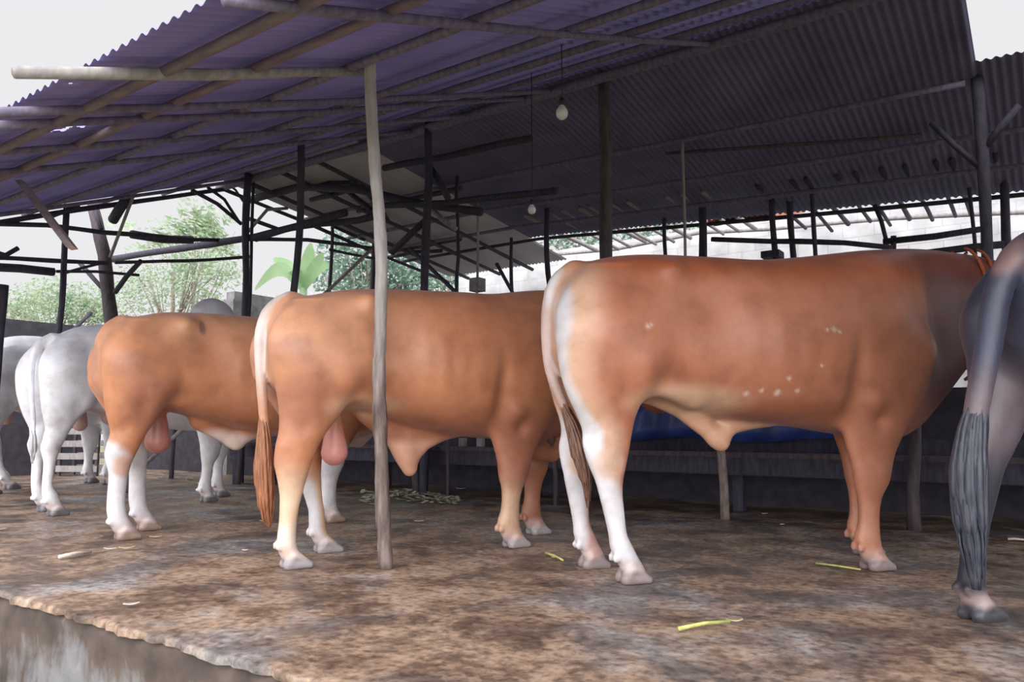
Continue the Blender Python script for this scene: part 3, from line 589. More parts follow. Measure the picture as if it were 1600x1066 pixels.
def coat3(V, n):
    x, y, z = V.T; w = wob(V, 9, .035); c = np.tile(BR(.50, .205, .095), (len(V), 1))
    c = hue(c, BR(.33, .13, .075), (x < .4)*(1-sst(np.hypot((x-.02)/.2, (z-.88)/.2)+w, .5, 1.1))*.75)
    c = hue(c, BR(.36, .15, .08), (1-sst(np.hypot((x+.08)/.16, (z-1.12)/.12)+2*w, .5, 1.1))*.5)
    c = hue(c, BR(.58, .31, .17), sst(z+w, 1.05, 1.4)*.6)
    c = hue(c, BR(.36, .13, .06), (1-sst(z+w, .66, .95))*sst(x, .25, .5)*.7)  # darker belly: underbelly shade put into the coat colour
    c = hue(c, BR(.16, .07, .06), (1-sst(np.hypot((x-.34)/.030, (z-1.40)/.055), .5, 1.2))*.8)     # small dark mark on the side
    c = hue(c, BR(.70, .56, .48), (1-sst(z+w, .64, .74))*(np.abs(y) < .17)*sst(x, .12, .3)*.85)
    c = hue(c, BR(.42, .17, .13), (np.abs(y) < .10)*(1-sst(z, .72, .82))*(x > .0)*(x < .3)*(z > .45))
    leg = (x < .6)*(np.abs(y) > .1); c = hue(c, WHITE, leg*(y < 0)*(1-sst(z+w+.8*x, .34, .44))); c = hue(c, WHITE, leg*(y > 0)*(1-sst(z+w, .55, .70)))
    c = hue(c, BR(.56, .30, .20), leg*(y < 0)*(1-sst(np.hypot(x+.10, z-.47), .05, .09))*.8)
    c = hue(c, WHITE, (x > 1.05)*(1-sst(z+w, .45, .60)))
    return hoof_paint(c, V, BR(.30, .21, .16))
SP3 = dict(h=.014, torso=TORSO3, hind=HIND3, front=FRONT2, near_front=[(0, .08), (.7, .06), (1.2, 0)], far_hind=[(0, .23), (.4, .21), (.7, .15), (1.0, 0)], far_front=[(0, .2), (.6, .18), (1.1, 0)], zmax=1.85,
           bumps=mvb(BUMPS, [(-.3, .1), (.3, .06), (.9, 0)], .955), coat=coat3, fx=.1, head=(2.2, 1.22),
           folds=[([(.42, 0, .76), (.58, 0, .68), (.70, 0, .60)], [.06, .06, .045], .05, .9), ([(.69, 0, .62), (.80, 0, .68), (.95, 0, .72)], [.05, .06, .06], .05, .8),
                  ([(.12, 0, .88), (.15, 0, .72), (.155, 0, .62)], [.06, .07, .085], .035, 1.0), ([(1.42, 0, .64), (1.7, 0, .6), (1.9, 0, .8), (2.05, 0, .98)], [.06, .05, .05, .05], .06, .7)],
           tail=[(-.12, 0, 1.42), (-.2, 0, 1.36), (-.228, 0, 1.22), (-.19, .01, 1.0), (-.13, .02, .8), (-.09, .03, .64)], tail_r=[.05, .04, .033, .028, .025, .022],
           tuft=([(-.115, .02, .74), (-.085, .03, .62), (-.07, .04, .5), (-.06, .05, .40)], [.012, .03, .035, .008], 26, M['hair_red']))
A3 = G(212, 842); h3 = math.radians(74); L3 = np.array([-math.sin(h3), math.cos(h3), 0])
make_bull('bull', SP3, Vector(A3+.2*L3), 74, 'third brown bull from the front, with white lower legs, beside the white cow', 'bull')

# --- white cattle at the far left
def coatw(V, n):
    x, y, z = V.T; w = wob(V, 9, .03); c = np.tile(BR(.70, .70, .715), (len(V), 1))
    c = hue(c, BR(.46, .46, .49), (1-sst(np.hypot((x-.25)/.22, (z-1.42)/.14)+w, .4, 1.2))*.45); c = hue(c, BR(.60, .60, .62), sst(x+w, 1.3, 1.8)*sst(z, .9, 1.2)*.8)
    c = hue(c, BR(.74, .735, .72), (1-sst(z, .5, .75)))
    c = hue(c, BR(.55, .33, .29), (np.abs(y) < .10)*(1-sst(z, .80, .90))*(x > -.1)*(x < .45)*(z > .5)*.9)
    c = hue(c, BR(.30, .29, .30), (x < .3)*(1-sst(np.hypot(x+.10, z-.55), .015, .04))*.6)
    return hoof_paint(c, V, BR(.17, .165, .17))
HINDW = [(z*1.02, r, f, y, w*.97) for z, r, f, y, w in HIND3]
HINDW = [(z, r+.0, f-.03*(z < .8)*(z > .2), y, w) for z, r, f, y, w in HINDW]
TORSOW = [(-.17, 1.29, 1.05, .09), (-.13, 1.38, .98, .18), (-.03, 1.50, .92, .25), (.1, 1.575, .88, .28), (.22, 1.61, .87, .29), (.4, 1.63, .83, .30), (.6, 1.63, .76, .32), (.8, 1.62, .73, .34), (1.0, 1.625, .70, .345), (1.2, 1.65, .68, .335),
          (1.4, 1.68, .68, .30), (1.6, 1.68, .70, .26), (1.75, 1.66, .76, .23), (1.9, 1.63, .86, .19), (2.05, 1.60, .98, .17), (2.2, 1.56, 1.08, .15), (2.3, 1.52, 1.17, .13)]
SPW = dict(h=.016, torso=TORSOW, hind=HINDW, front=[(z*1.0, r+.03, f+.02, y, w*.95) for z, r, f, y, w in FRONT1], far_hind=[(0, .10), (.5, .08), (1.0, 0)], far_front=[(0, .42), (.6, .36), (1.0, .1), (1.2, 0)], zmax=2.15,
           bumps=mvb(BUMPS, [(-.3, .12), (.3, .08), (.9, 0)], .98), coat=coatw, fx=.12, head=(2.25, 1.4), hump=((1.42, 0, 1.74), (.27, .13, .27)),
           folds=[([(.42, 0, .80), (.58, 0, .73), (.68, 0, .70)], [.06, .05, .04], .05, .9), ([(.14, 0, .9), (.17, 0, .80), (.18, 0, .74)], [.06, .06, .06], .035, 1.0),
                  ([(1.42, 0, .66), (1.7, 0, .60), (1.9, 0, .76), (2.1, 0, 1.0)], [.07, .05, .05, .05], .06, .6)],
           tail=[(-.10, 0, 1.46), (-.19, 0, 1.40), (-.235, 0, 1.25), (-.235, -.02, 1.0), (-.22, -.05, .8), (-.215, -.06, .62)], tail_r=[.045, .036, .028, .024, .02, .018],
           tuft=([(-.218, -.055, .72), (-.215, -.06, .62), (-.21, -.06, .52), (-.205, -.06, .42)], [.01, .02, .022, .006], 22, M['hair_white']))
A4 = G(100, 805); L4 = np.array([-1.0, 0, 0])
make_bull('cow', SPW, Vector(A4+.2*L4), 90, 'white cow with thin hanging tail next to the third brown bull', 'cow')
SPW2 = dict(SPW); SPW2['far_hind'] = [(0, .5), (.5, .36), (.8, .15), (1.05, 0)]; SPW2['far_front'] = [(0, .1), (1, 0)]; SPW2['hump'] = ((1.42, 0, 1.66), (.25, .12, .2))
A5 = G(-4, 772); h5 = math.radians(104); L5 = np.array([-math.sin(h5), math.cos(h5), 0])
wc = make_bull('cow', SPW2, Vector(A5+.22*L5), 104, 'leftmost white cow, its rump cut off by the photo edge', 'cow'); wc.scale = (1.08,)*3

# --- the black one at the right edge
def coatk(V, n):
    x, y, z = V.T; w = wob(V, 9, .03); c = np.tile(BR(.050, .056, .088), (len(V), 1))
    c = hue(c, BR(.20, .15, .16), (np.abs(y) < .2)*(1-sst(z+w, .85, 1.05))*sst(z, .3, .55)*(x < .35)*.8)
    c = hue(c, BR(.26, .16, .15), (1-sst(np.hypot(y/.06, (z-1.36)/.09), .5, 1.1))*(x < .05))
    c = hue(c, BR(.03, .033, .045), (1-sst(z, .5, .7)))
    return hoof_paint(c, V, BR(.05, .05, .055))
HINDK = [(z, r, f, y, w*1.05) for z, r, f, y, w in HIND2]
SPK = dict(h=.013, torso=TORSO2, hind=HINDK, front=FRONT2, far_hind=[(0, -.22), (.6, -.15), (1, 0)], near_hind=[(0, -.1), (.8, .0), (1, 0)], zmax=1.85, bumps=mvb(BUMPS, [(-.3, .2), (.3, .15), (.9, 0)], .95), coat=coatk, fx=.2, head=(2.3, 1.4),
           folds=[([(.42, 0, .80), (.58, 0, .70), (.66, 0, .64)], [.06, .06, .045], .05, .9), ([(.15, 0, .9), (.18, 0, .75), (.185, 0, .65)], [.06, .06, .08], .035, 1.0), ([(1.42, 0, .64), (1.7, 0, .58), (1.9, 0, .72), (2.1, 0, 1.0)], [.07, .05, .05, .05], .06, .7)],
           tail=[(-.04, 0, 1.42), (-.14, .0, 1.385), (-.23, .03, 1.25), (-.275, .055, 1.02), (-.325, .075, .80), (-.365, .085, .62)], tail_r=[.06, .055, .05, .046, .042, .038], tuft_r=.012,
           tuft=([(-.312, .07, .86), (-.345, .08, .72), (-.37, .085, .58), (-.375, .09, .45), (-.37, .09, .30), (-.365, .09, .14)], [.025, .045, .052, .052, .045, .02], 90, M['hair_black']))
A6 = G(1540, 968); h6 = math.radians(50); L6 = np.array([-math.sin(h6), math.cos(h6), 0])
make_bull('bull', SPK, Vector(A6-.2*L6+.22*np.array([math.cos(h6), math.sin(h6), 0])), 50, 'black bull at the right edge of the photo, seen from behind', 'bull')
# ------------------------------------------------------------------ timber frame of the shed
def P(x, y, d): return O+ray(x, y)*d
def toroof(p, dz=0.0): p = np.array(p); return np.array([p[0], p[1], zroof(p[1])-dz])
WD = M['wood_dark']
# pole in front
fp = [(603, 893), (598, 800), (595, 690), (592, 600), (594, 520), (596, 420), (592, 330), (585, 250), (579, 140), (579, 58)]
pts = [atV(x, y, 2.93) for x, y in fp]; pts[0][2] = 0.0
mb = MB(); q = [np.array(r) for r in dense([(i, *p) for i, p in enumerate(pts)], 7)[:, 1:]]; rn = random.Random(4)
mb.tube(q, [(.041 if p[2] < .12 else .037 if p[2] < 1.0 else .033)*(1+rn.uniform(-.1, .1)*(1 if p[2] < 1.3 else .4)) for p in q], n=12, wob=.06, rnd=rn)
o = mb.build('post', M['pole']); b = Vector(pts[0]); o.data.transform(Matrix.Translation(-b)); o.location = b
tag(o, 'crooked pale peeled pole in front of the orange bull, bark left on its lower half', 'post')
def post(px, py, v, rad, label, mat=WD, seed=1, top=None, bend=0.02, foot=0.0, u=None, topz=None):
    p = atV(px, py, v) if u is None else atU(px, py, u)
    base = np.array([p[0], p[1], foot]); tp = np.array([p[0], p[1], zroof(p[1])-.02])
    if topz: tp[2] = topz
    if top is not None: t = atV(top[0], top[1], v); tp = np.array([t[0], v, min(t[2], zroof(v)-.02)])
    return pole('post', [base, (base+tp)/2, tp], rad, mat, label, 'post', seed=seed, crook=bend)
a, b_, c_ = atV(152, 205, 4.63), atV(165, 400, 4.63), atV(178, 520, 4.63); base = c_+(c_-b_)*(c_[2]/(b_[2]-c_[2])); base[2] = 0; a[2] = min(a[2], zF(4.63)-.03)
pole('post', [base, c_, b_, a], (.090, .070), M['wood_mid'], 'thick dark post behind the rump of the third brown bull', 'post', seed=2, crook=.015)
post(465, 400, 4.63, (.036, .034), 'slim dark post rising behind the rump of the orange bull', WD, 3)
post(666, 400, 6.1, (.046, .044), 'straight dark post just right of the crooked pale pole', WD, 4)
post(383, 400, 6.0, (.045, .045), 'dark post under the ridge at the far open gable', WD, 5)
post(391, 420, 6.15, (.022, .02), 'thin stick standing tight against the far gable post', WD, 6)
post(946, 370, 6.2, (.060, .058), 'thick brown post above the rump of the largest red bull', M['wood_mid'], 7)
post(1098, 370, 9.3, (.055, .05), 'leaning dark post over the middle of the red bull', WD, 8)
post(1069, 330, 7.6, (.016, .016), 'thin pale grey rod over the back of the red bull', M['wood_grey'], 9, bend=.003)
post(1038, 360, 9.6, (.028, .026), 'slim dark post left of the pale grey rod', WD, 10)
post(1207, 340, 9.4, (.038, .036), 'dark post with a flat collar, left one of a close pair', WD, 11)
post(1235, 340, 9.5, (.040, .036), 'dark post without collar, right one of a close pair', WD, 12)
post(1270, 340, 9.2, (.026, .026), 'slim dark post just right of the close pair', WD, 13)
post(1538, 280, 7.6, (.05, .05), 'dark post with two braces above the neck of the red bull', WD, 14)
post(1571, 310, 9.6, (.045, .045), 'dark post between the braced post and the black bull', WD, 15)
post(1515, 310, 9.6, (.022, .022), 'thin dark post left of the braced post', WD, 16)
post(858, 380, 8.8, (.040, .034), 'dark curved post between the orange bull and the red bull', WD, 17, top=(854, 250), bend=.04)
post(746, 380, 8.2, (.022, .018), 'thin grey stick post with a block at its foot', M['wood_grey'], 18)
post(799, 400, 9.6, (.030, .026), 'slim dark post left of the curved post', WD, 19, bend=.03)
post(714, 360, 7.4, (.024, .022), 'short dark post hanging into the roof shade right of the ridge post', WD, 20, foot=2.3)
post(98, 420, 4.2, (.034, .032), 'slim dark post at the far left beside a low wall', WD, 21, u=-9.0)
post(518, 420, 8.0, (.030, .028), 'slim dark post right of the banana plant', WD, 22, u=-9.0)
post(584, 410, 9.3, (.045, .04), 'dark post half hidden behind the crooked pale pole', WD, 23, u=-9.0)
post(2, 470, 3.4, (.06, .06), 'short dark post stub at the left edge of the photo', WD, 24, u=-9.0, topz=atU(2, 445, -9.0)[2])
# collar, foot block on two of the posts
p = atV(1207, 400, 9.4); b = MB(); b.box((p[0]-.11, p[1]-.11, p[2]-.03), (p[0]+.11, p[1]+.11, p[2]+.05)); tag(b.build('post_collar', WD, smooth=False), 'flat dark collar round the left post of the close pair', 'collar')
p = atV(746, 442, 8.2); b = MB(); b.box((p[0]-.08, p[1]-.08, p[2]-.12), (p[0]+.08, p[1]+.08, p[2]+.06)); tag(b.build('foot_block', M['concrete'], smooth=False), 'grey block at the foot of the thin grey stick post', 'block')

# purlins along the shed and rafters up the slope
def purlin(v, r, mat, label, u0=U_END-.1, u1=5.8, seed=1, dz=.05): pole('purlin', [(u_, v, zroof(v)-dz+sag(u_, v)) for u_ in (u0, -6.3, -3, .9, u1) if u_ <= u1], r, mat, label, 'purlin', seed=seed, crook=.015, step=.6)
for i, v in enumerate((1.76, 2.24, 2.85, 3.7, 4.5, 5.3)):
    purlin(v, .026 if i < 2 else .026, M['wood_brown'] if i < 2 else M['wood_roof'], ['reddish purlin right under the front roof edge', 'second reddish purlin up from the front roof edge', 'purlin on the heads of the front posts, third from the roof edge',
           'fourth purlin from the front roof edge, in the dark', 'fifth purlin from the front roof edge, in the dark', 'purlin next to the ridge on the front slope'][i], seed=30+i)
purlin(V_R, .05, M['wood_roof'], 'ridge beam under the peak of the roof', seed=40, dz=.09)
for i, v in enumerate((7.5, 8.4, 9.1, 9.7)):
    purlin(v, .026, M['wood_roof'] if i < 3 else WD, ['first purlin behind the ridge on the back slope', 'second purlin behind the ridge on the back slope', 'third purlin behind the ridge on the back slope', 'lowest purlin of the back slope near the block wall'][i], seed=41+i, dz=.07, u1=U_H-.1 if v < V_H1+.2 else 5.8)
fr = [(-8.5, 1.45), (-7.5, 1.5), (-6.6, 1.45), (-5.6, 1.42), (-4.85, 1.38), (-4.1, 1.48), (-3.8, 1.36), (-3.12, 1.19), (-2.2, 1.45), (-1.3, 1.45), (-.4, 1.45), (.6, 1.5)]
FL = ['farthest rafter of the front slope, by the open gable', 'second rafter from the far gable on the front slope', 'third rafter from the far gable on the front slope', 'rafter of the front slope between the far gable and the left photo border', 'rafter whose end pokes past the roof edge at the left photo border',
      'lower thin rafter end poking out left of the corrugated edge', 'upper thin rafter end poking out left of the corrugated edge', 'long round pale rafter end sticking far out past the roof edge', 'rafter above the crooked pale pole', 'rafter over the red bull, right of the crooked pale pole',
      'rafter over the rump of the black bull', 'rightmost rafter of the front slope']
for i, (u, v0) in enumerate(fr):
    if i in (1, 2, 9, 11): continue
    r = .026 if i == 7 else .022; off = .045
    pole('rafter', [(u, v0, zF(v0)-off), (u, 3.5, zF(3.5)-off-.04), (u, V_R-.05, Z_R-off-.06)] if i != 7 else [(u, v0, zF(v0)-off), (u, 2.0, zF(2)-off-.01), (u, 3.0, zF(3.0)-off-.01)], r, M['wood_grey'] if i == 7 else M['wood_roof'], FL[i], 'rafter', seed=60+i, crook=.006, step=.5)  # the pale short one has skylight on its end put into its wood tone
# back slope rafters, ends in the open above the block wall
bx = [(932, 392), (966, 390), (985, 386), (1008, 378), (1025, 382), (1053, 378), (1079, 372), (1130, 366), (1155, 362), (1180, 358), (1259, 357), (1300, 361), (1325, 350), (1360, 346), (1391, 352), (1421, 342), (1457, 344), (1493, 338), (1518, 335), (1571, 332)]
for i, (x, y) in enumerate(bx):
    e = atV(x, y, 11.0); z0 = zB(8.9)-.005+sag(e[0], 8.9)
    pole('rafter_end', [(e[0]+.02*math.sin(i*3), 8.9, z0), tuple(e)], .024+.008*(i % 3 == 0), M['wood_grey'] if i < 10 else WD, 'thin rafter end below the back eave, %s from the left of the row' % ORD[i], 'rafter', seed=80+i, group='rafter ends over the block wall', crook=.01, step=.5)
for i, u in enumerate((-8.6, -7.9, -7.2)):
    pole('rafter', [(u, V_R, Z_R-.1), (u, 8.5, zB(8.5)-.1), (u, 10.9, zB(10.9)-.1)], .03, WD, ['rafter nearest the gable on the grey back slope', 'middle rafter on the grey back slope', 'third rafter from the gable on the grey back slope'][i], 'rafter', seed=110+i, step=.5)
# end frame: boards following the gable
pole('gable_pole', [(U_END+.02, 1.6, zF(1.6)-.12), (U_END+.02, 4.2, zF(4.2)-.10), (U_END+.02, V_R, Z_R-.12)], .03, WD, 'pole under the left slope of the far gable, slits of sky above it', 'pole', seed=120, step=.4)
pole('gable_pole', [(U_END+.02, V_R, Z_R-.12), (U_END+.02, 8.5, zB(8.5)-.12), (U_END+.02, 10.9, zB(10.9)-.12)], .028, WD, 'pole under the right slope of the far gable', 'pole', seed=121, step=.4)
# rails and braces of the far frame, left to right
def rail(pts, r, label, mat=WD, seed=1, v=None, u=None, name='rail', cat='rail', ext=False):
    q = [atU(x, y, u) if u is not None else atV(x, y, v) for x, y in pts]
    for s_ in q: s_[2] = min(s_[2], zroof(s_[1])+sag(s_[0], s_[1])-.07) if s_[0] > U_END-.3 and s_[1] < 10.5 else s_[2]
    if ext: q.append(q[-1]+(q[-1]-q[0])*(q[-1][2]-.02)/(q[0][2]-q[-1][2]))
    return pole(name, q, r, mat, label, cat, seed=seed, crook=.012, step=.3)
u = -9.05
rail([(-40, 338), (75, 352), (160, 364), (230, 368), (300, 374), (385, 376)], .028, 'upper thin rail crossing the open gable from the left photo edge', seed=130, u=u)
rail([(205, 366), (255, 373), (300, 375)], .055, 'short thick slab lying on the upper gable rail', seed=131, u=u-.04, name='slab', cat='plank')
rail([(-40, 401), (80, 407), (168, 411)], .025, 'second thin rail left of the thick dark post', seed=132, u=u)
rail([(180, 410), (290, 408), (392, 401)], .022, 'thin rail between the thick dark post and the gable post', seed=133, u=u)
rail([(-40, 416), (30, 419), (84, 425)], .045, 'thick short rail at the left photo edge, below the thin rails', seed=134, u=u+.05)
rail([(88, 424), (150, 425), (217, 430)], .018, 'lowest thin rail crossing behind the thick dark post', seed=135, u=u)
rail([(-8, 394), (10, 400), (28, 388)], .025, 'short stick propped on the thin rail at the left edge', seed=136, u=u+.1, name='stick', cat='stick')
rail([(386, 374), (480, 374), (590, 373)], .03, 'level dark rail right of the gable post, above the banana plant', seed=137, u=u)
rail([(176, 405), (255, 392), (330, 380), (400, 370), (465, 354), (540, 332)], (.05, .045), 'long thick beam running from the thick dark post up past the gable post', seed=138, v=6.05, name='beam', cat='beam')
rail([(400, 374), (450, 358), (500, 349), (560, 344), (600, 334)], .04, 'second beam bundled under the long thick beam', seed=139, v=6.2, name='beam', cat='beam')
rail([(390, 276), (470, 286), (560, 298), (640, 316), (752, 331)], .05, 'dark tie beam descending right from the gable post to the ridge post', seed=140, v=6.6, name='beam', cat='beam')
rail([(600, 263), (700, 243), (830, 216)], .04, 'dark beam in the roof shade right of the crooked pole', seed=141, v=6.5, name='beam', cat='beam')
rail([(560, 285), (640, 262), (720, 240)], .04, 'dark cross beam meeting the tie beam behind the crooked pole', seed=142, v=7.6, name='beam', cat='beam')
rail([(600, 322), (700, 316), (800, 306), (870, 298)], .035, 'long level beam through the ridge post in the shade', seed=143, v=6.3, name='beam', cat='beam')
def brace(a, b, r, label, v=None, u=None, seed=1, mat=WD, ext=False): return rail([a, ((a[0]+b[0])/2, (a[1]+b[1])/2), b], r, label, mat, seed, v, u, 'brace', 'brace', ext)
brace((200, 306), (176, 345), .06, 'short thick brace from the thick dark post up to the roof', v=4.6, seed=150)
brace((209, 296), (172, 402), .02, 'thin pale stick slanting beside the thick dark post', v=4.6, seed=151, mat=M['wood_grey'])
brace((148, 320), (158, 358), .022, 'small brace on the left of the thick dark post', v=4.6, seed=152)
brace((124, 410), (174, 466), .026, 'dark brace meeting the thick dark post from the left', v=4.6, seed=153)
brace((220, 408), (180, 457), .03, 'dark brace meeting the thick dark post from the right', v=4.6, seed=154)
brace((76, 340), (124, 318), .022, 'short brace from the slim far left post to the roof', u=-8.95, seed=155)
brace((104, 426), (160, 411), .018, 'thin stick slanting between the far left post and the thick post', u=-8.9, seed=156)
brace((300, 287), (377, 350), .026, 'lower left brace of the far gable frame', u=-9.0, seed=157)
brace((325, 277), (372, 345), .022, 'upper left brace of the far gable frame', u=-8.95, seed=158)
brace((360, 280), (380, 315), .016, 'thin short brace left of the gable post', u=-9.0, seed=159)
brace((450, 295), (388, 362), .022, 'right brace of the far gable frame, slanting up to the roof', u=-8.95, seed=160, mat=M['wood_grey'])
brace((390, 342), (440, 360), .028, 'short dark brace right of the gable post', u=-9.0, seed=161)
brace((488, 238), (600, 345), .035, 'dark diagonal timber under the grey roof, left one', v=7.0, seed=162)
brace((525, 235), (605, 345), .035, 'dark diagonal timber under the grey roof, right one', v=6.9, seed=163)
brace((470, 250), (560, 285), .028, 'dark short timber under the grey roof near the slim post', v=6.7, seed=164)
brace((520, 350), (570, 370), .026, 'short dark timber above the slim post by the banana plant', u=-8.9, seed=165)
brace((515, 390), (590, 405), .022, 'thin dark stick behind the crooked pole', u=-8.9, seed=166)
brace((580, 390), (520, 447), .026, 'pale diagonal stick left of the crooked pole', u=-8.7, seed=167, mat=M['wood_grey'], ext=True)
brace((612, 395), (670, 340), .036, 'dark diagonal brace left of the ridge post', v=6.12, seed=168)
brace((676, 328), (712, 358), .028, 'pale brace right of the ridge post', v=6.4, seed=169, mat=M['wood_grey'])
brace((668, 255), (700, 310), .04, 'dark brace at the top right of the ridge post', v=6.2, seed=170)
brace((610, 300), (720, 365), .030, 'long dark timber descending right behind the ridge post', v=9.2, seed=171)
brace((640, 388), (705, 450), .030, 'dark timber slanting down to the orange bull back', v=8.9, seed=172, ext=True)
brace((776, 412), (798, 452), .030, 'dark prop leaning against the slim post over the orange bull', v=9.45, seed=173, ext=True)
brace((605, 372), (690, 392), .030, 'dark stick under the low edge of the grey roof', v=9.4, seed=174)
brace((1366, 310), (1386, 380), .026, 'short dark prop above the red bull withers', v=9.62, seed=175)
brace((1455, 192), (1532, 262), .028, 'left brace of the braced post above the red bull neck', v=7.6, seed=176)
brace((1592, 165), (1542, 228), .028, 'right brace of the braced post above the red bull neck', v=7.6, seed=177)
# pale rail, dark rails before the block wall
rail([(866, 398), (960, 390), (1095, 363), (1200, 357), (1320, 347), (1400, 341), (1500, 336), (1610, 331)], .03, 'long pale bamboo rail under the rafter ends before the block wall', M['wood_grey'], 180, v=11.1)
rail([(1112, 374), (1250, 378), (1320, 380), (1394, 387)], .032, 'dark rail dropping right over the red bull back', WD, 181, v=9.36)
rail([(1380, 378), (1460, 369), (1540, 357)], .036, 'dark pipe rail running up to the braced post', WD, 182, v=9.6)
rail([(1400, 400), (1440, 396), (1520, 387), (1570, 382)], .04, 'lower dark rail just above the red bull neck', WD, 183, v=9.55)
rail([(1396, 369), (1396, 395)], .03, 'short upright stub at the end of the dark pipe rail', WD, 184, v=9.6, name='stub', cat='post')
def roofB_pt(x, y):
    v = 7.0
    for _ in range(60): q = atV(x, y, v); v += .6*(zroof(v)+sag(q[0], v)-.05-q[2])/.6
    return atV(x, y, v)
pole('batten', [roofB_pt(1040, 240), roofB_pt(1240, 226), roofB_pt(1440, 212)], .02, M['wood_mid'], 'thin pale batten line in the darkest part of the roof', 'batten', seed=186, crook=.004, step=.5)
# hanging plank at upper left
a, b_ = atV(45, 300, 2.55), atV(113, 388, 2.55); a = a+(a-b_)*max(0, (zF(2.55)-.03-a[2])/(a[2]-b_[2])); mb = MB(); mb.tube([a, (a+b_)/2, b_], .042, n=4, flat=.4); tag(mb.build('plank', M['wood_pale'], smooth=False), 'loose pale board hanging slanted from the roof at upper left', 'plank')
a, b_ = atU(100, 528, -12.36), atU(143, 488, -12.36); pole('stick', [a, b_], .03, WD, 'dark stick leaning on the low wall above the white cow', 'stick', seed=190)

# ------------------------------------------------------------------ bulbs
def bulb(x, y, v, label, s=1.0):
    p = atV(x, y, v); r = empty('light_bulb', tuple(p)); tag(r, label, 'light bulb')
    prof = [(0, -.085), (.02, -.083), (.036, -.068), (.043, -.045), (.040, -.022), (.026, 0.0), (.017, .014)]
    def lathe(pr, n=14):
        mb = MB(); vv = []; ff = []
        for rr, z in pr:
            for k in range(n): vv.append((rr*s*math.cos(2*math.pi*k/n), rr*s*math.sin(2*math.pi*k/n), z*s))
        for i in range(len(pr)-1):
            for k in range(n): ff.append((i*n+k, i*n+(k+1) % n, (i+1)*n+(k+1) % n, (i+1)*n+k))
        mb.add(vv, ff); return mb
    lathe(prof).build('bulb_glass', M['bulb'], r); lathe([(0, .012), (.019, .014), (.021, .05), (.012, .07), (0, .072)]).build('socket', M['cord'], r)
    mb = MB(); mb.tube([(0, 0, .07), (.004, 0, .2), (0, 0, zroof(v)-p[2]+.005)], .0035, n=5); mb.build('cord', M['cord'], r)
bulb(878, 168, 4.4, 'white light bulb hanging high in the middle of the dark roof')
bulb(831, 322, 5.2, 'small white light bulb hanging lower, left of the curved post', .8)
# ------------------------------------------------------------------ manger behind the cattle
tr = empty('feed_trough', (-3, 6.6, 0)); tag(tr, 'long low dark wooden feed trough behind the row of bulls', 'feed trough')
def tbox(name, a, b, mat): mb = MB(); mb.box(tuple(np.array(a)-(-3, 6.6, 0)), tuple(np.array(b)-(-3, 6.6, 0))); return mb.build(name, mat, tr, smooth=False)
tbox('front_board', (-9, 6.30, .33), (4, 6.345, .47), M['wood_dark']); tbox('lip_board', (-9, 6.26, .47), (4, 6.38, .51), M['wood_mid']); tbox('bottom_board', (-9, 6.345, .32), (4, 6.95, .36), M['wood_dark']); tbox('back_board', (-9, 6.95, .32), (4, 7.0, .62), M['wood_dark'])
for u_ in np.arange(-8.6, 4, 2.1): tbox('leg', (u_, 6.6, 0), (u_+.09, 6.69, .32), M['wood_dark'])
a = atV(980, 636, 7.0); b_ = atV(1345, 640, 7.0)
us_ = np.linspace(a[0], b_[0], 50); zs = [(.985, 6.99), (1.0, 6.97), (.96, 6.935), (.85, 6.925), (.72, 6.93), (.60, 6.925)]
vv = []; ff = []
for i, u_ in enumerate(us_):
    for j, (z, v) in enumerate(zs): vv.append((u_, v-.012*j*math.sin(u_*19+j*.4)*.5-.012*j, z-.02*math.sin(u_*5)))
for i in range(49):
    for j in range(5): ff.append((i*6+j, (i+1)*6+j, (i+1)*6+j+1, i*6+j+1))
o = mesh_obj('tarpaulin', vv, ff, M['tarp']); sm = o.modifiers.new('thick', 'SOLIDIFY'); sm.thickness = .006; tag(o, 'dark blue plastic tarpaulin hung behind the trough under the red bull', 'tarpaulin')
pole('rail', [(a[0]-.6, 7.0, .97), (b_[0]+.6, 7.0, .97)], .025, WD, 'dark rail carrying the blue tarpaulin', 'rail', seed=200)
st = [((268, 745), 650, 'thin wooden stake behind the hind legs of the third brown bull', .035), ((371, 755), 690, 'short wooden stake right of the white cow front legs', .04), ((652, 765), 690, 'wooden stake behind the belly flap of the orange bull', .05),
      ((1133, 812), 690, 'wooden stake right under the belly flap of the red bull', .036), ((1428, 825), 670, 'leaning wooden stake in front of the red bull chest', .045), ((868, 790), 690, 'thin grey stake between the front legs of the orange bull and the red bull tail', .022), ((700, 768), 700, 'thin dark stake in the shade behind the orange bull', .02)]
for i, ((x, y), yt, lb, r) in enumerate(st):
    p = G(x, y); p = p*min(1, (6.0 if i == 1 else 6.12)/p[1]); p[2] = 0; pole('stake', [p, p+np.array([.03*math.sin(i*2), .0, .55]), p+np.array([.05*math.sin(i*2), .02, 1.0])], (r, r*.85), [M['bark'], M['wood_mid'], M['wood_pale']][1 if i != 3 else 0], lb, 'stake', seed=210+i)
